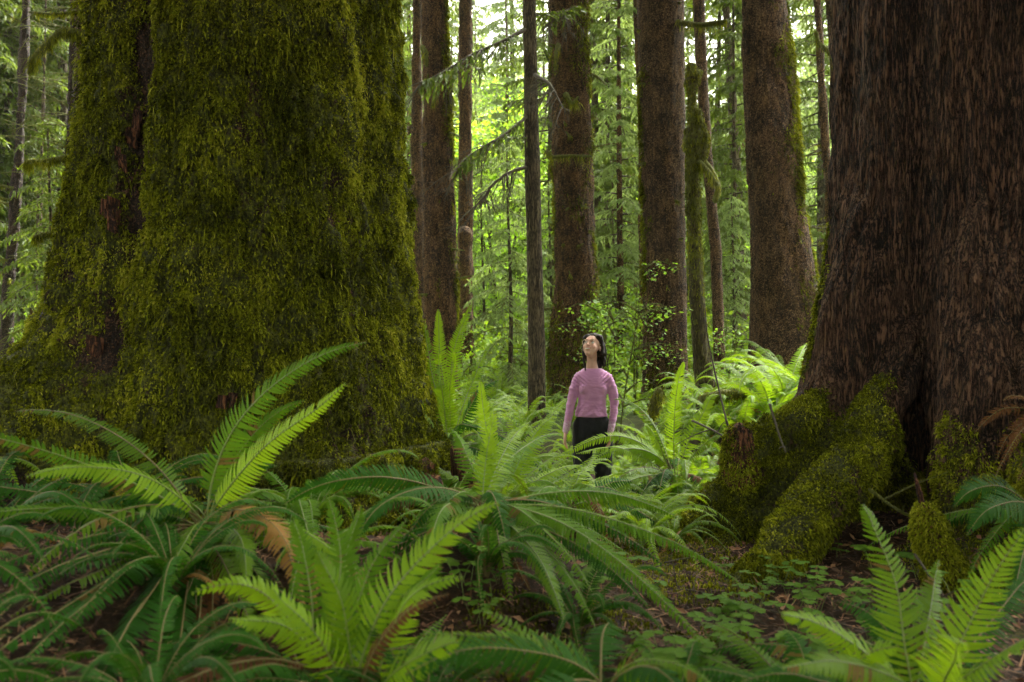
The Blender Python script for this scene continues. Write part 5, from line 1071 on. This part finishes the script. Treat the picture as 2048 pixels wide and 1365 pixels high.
for k in range(14):
    px=[1380,1420,1300,1540,1610,1240,1345,1480,1900,1750,1580,1280,1030,1680][k]; py=[1120,1230,1150,1285,1240,1200,1290,1215,1330,1260,1340,1330,1150,1330][k]
    d=(ZC-.05)*F/(py-690); x=(px-1024)/F*d; a=rs.uniform(-.9,.9); L=rs.uniform(.12,.3)
    pts=[np.array([x+t*math.cos(a)*L,d+t*math.sin(a)*L,0]) for t in (-1,-.3,.3,1)]
    for p_ in pts: p_[2]=g1(p_[0],p_[1])+.012+rs.uniform(0,.012)
    mb=MB(); V,f=tube(spline(pts,14),np.linspace(.005,.002,14),6); mb.add(V,f)
    o=mb.obj('fallen_twig',M['deadtwig'],None,loc=pts[0]); tag(o,f"small brown twig on the litter {near_low(px,py) if 'near_low' in globals() else 'among the seedlings and fronds'}",'twig','small twigs on the litter')
# ---- broken stump on the left root, spur in front of the right roots, rotten wood slab
def jag(name,label,cat,base,top,r0,r1,seed,mat,moss,tipmat=None,tuft=0,jagn=7,jagh=.09,vox=.012):
    b=P(*base); t=P(*top); root=thing(name,label,cat,b); rs=R(seed)
    p=spline([b-[0,0,.12],b,(b*.5+t*.5)+rs.normal(0,.012,3),t],24); prims=[tube(p,np.linspace(r0*1.25,r1,24),18)]
    for k in range(jagn):
        a=k*6.283/jagn+rs.normal(0,.2); q=t+np.array([math.cos(a),math.sin(a),0])*r1*.72; h=jagh*rs.uniform(.3,1.2)
        prims.append(tube([q-[0,0,.12],q,q+[rs.normal(0,.01),rs.normal(0,.01),h]],[r1*.42,r1*.34,r1*.1],8))
    V,N,fs=remesh(prims,vox,2); V=V+N*(.016*fbm(V*np.array([30,30,9]),3,seed)+.012*np.abs(fbm(V*np.array([60,60,16]),2,seed+2)))[:,None]
    mo=moss+.3*fbm(V*5,3,seed); mb=MB(); mb.add(V,fs,0,None,mo); mb.obj('wood',M[mat],root)
    if tuft: mb=MB(); VV,f,tt=tufts(V,N,sst(.2,.7,mo),int(tuft*1.6),seed,(.008,.026),.0035,.8,.3); mb.add(VV,f,0,tt); mb.obj('moss',M['tuft'],root,smooth=False)
    return root
jag('broken_stump','broken mossy stump with a jagged rim standing on the left root of the furrowed giant','stump',(1482,930,5.15),(1478,872,5.15),.10,.08,5,'rot',.35,None,5000)
jag('mossy_spur','leaning moss-coated wood spur before the dark hollow, tipped with orange broken wood','stump',(1895,1160,3.9),(1852,1030,3.95),.085,.05,6,'rot',.75,None,9000,4,.05)
stick('broken_spike','orange splinter of bare wood rising from the tip of the mossy spur','wood splinter',[(1852,1040,3.95),(1842,1000,3.96),(1834,968,3.96),(1829,948,3.97)],.02,.005,'rot',-.6,13)
jag('bark_slab','reddish rotten slab of wood leaning against the foot of the giant mossy trunk','rotten wood',(948,1020,4.4),(912,905,4.55),.06,.03,7,'rot',-.4,None,0,5,.1,.01)
jag('rotten_root','crumbling orange root end half covered in moss at the foot of the giant mossy trunk','rotten wood',(862,975,4.4),(850,935,4.45),.065,.05,8,'rot',.3,None,3000,5,.03)
# rusty dead fern heap at the right edge
hero_fern('dead rusty fern fronds hanging from the right edge beside the furrowed giant',(2110,830,4.5),[('r',(2010,780,4.5),(1955,860,4.4),.09,.3),('r',(2040,800,4.4),(1990,930,4.3),.09,.3),('r',(2060,770,4.5),(2000,800,4.4),.08),('r',(2070,850,4.3),(2030,960,4.2),.09),('d',(2090,880,4.2),(2040,940,4.1),.1)],13)
# haze
if HAZE>0:
    x0,x1,y0,y1,z0,z1=-175,175,-45,250,-3,48
    mb=MB(); V=np.array([[x,y,z] for x in (x0,x1) for y in (y0,y1) for z in (z0,z1)]); mb.add(V,np.array([[0,1,3,2],[4,6,7,5],[0,4,5,1],[2,3,7,6],[0,2,6,4],[1,5,7,3]]))
    t=NT('haze'); v=t.n('VolumePrincipled',{'Color':(.96,.97,.88,1),'Density':HAZE,'Anisotropy':.3}); t.t.links.new(v.outputs[0],t.out.inputs['Volume'])
    tag(mb.obj('haze',t.m,smooth=False),'pale damp forest air between the trunks','haze',None,'stuff')
print('details',time.time()-T0)
# ================================================================ camera, light, render settings
sc=bpy.context.scene
cd=bpy.data.cameras.new('camera'); cam=bpy.data.objects.new('camera',cd); C.objects.link(cam); sc.camera=cam
cam.location=(0,0,ZC); cam.rotation_euler=(math.radians(90),0,0); cd.lens=28; cd.sensor_width=36; cd.shift_y=7.5/2048; cd.clip_end=2000; cd.clip_start=.05
cd.dof.use_dof=True; cd.dof.focus_distance=7.2; cd.dof.aperture_fstop=2.4
w=bpy.data.worlds.new('World'); sc.world=w; w.use_nodes=True; nt=w.node_tree
sky=nt.nodes.new('ShaderNodeTexSky'); sky.sky_type='NISHITA'; sky.sun_disc=False
EL,RO=58,25           # sun: high, behind the scene and a little to the right
sky.sun_elevation=math.radians(EL); sky.sun_rotation=math.radians(RO); sky.dust_density=5; sky.air_density=1.0; sky.ozone_density=1.0
hs=nt.nodes.new('ShaderNodeHueSaturation'); hs.inputs['Saturation'].default_value=.0
nt.links.new(sky.outputs[0],hs.inputs['Color']); mx=nt.nodes.new('ShaderNodeMix'); mx.data_type='RGBA'; mx.blend_type='MULTIPLY'; mx.inputs[0].default_value=1; mx.inputs[7].default_value=(1,.985,.90,1)
nt.links.new(hs.outputs[0],mx.inputs[6]); nt.links.new(mx.outputs[2],nt.nodes['Background'].inputs[0]); nt.nodes['Background'].inputs[1].default_value=.055
sl=bpy.data.lights.new('sun','SUN'); so=bpy.data.objects.new('sun',sl); C.objects.link(so); sl.energy=1.5; sl.angle=math.radians(25); sl.color=(1,.94,.80)
from mathutils import Vector
dv=Vector((math.sin(math.radians(RO))*math.cos(math.radians(EL)),math.cos(math.radians(RO))*math.cos(math.radians(EL)),math.sin(math.radians(EL))))
so.rotation_euler=dv.to_track_quat('Z','Y').to_euler(); so.location=dv*40
vs=sc.view_settings; vs.view_transform='Standard'; vs.look='None'; vs.exposure=EXPO; vs.gamma=1
cy=sc.cycles; cy.max_bounces=7; cy.diffuse_bounces=4; cy.glossy_bounces=2; cy.transmission_bounces=5; cy.transparent_max_bounces=4; cy.volume_bounces=1
cy.use_denoising=True
try: cy.denoiser='OPENIMAGEDENOISE'
except Exception: pass
cy.use_adaptive_sampling=True; cy.adaptive_threshold=.02; cy.sample_clamp_indirect=6; cy.caustics_reflective=False; cy.caustics_refractive=False
cy.blur_glossy=1.
print('script',time.time()-T0,'objects',len(bpy.data.objects))
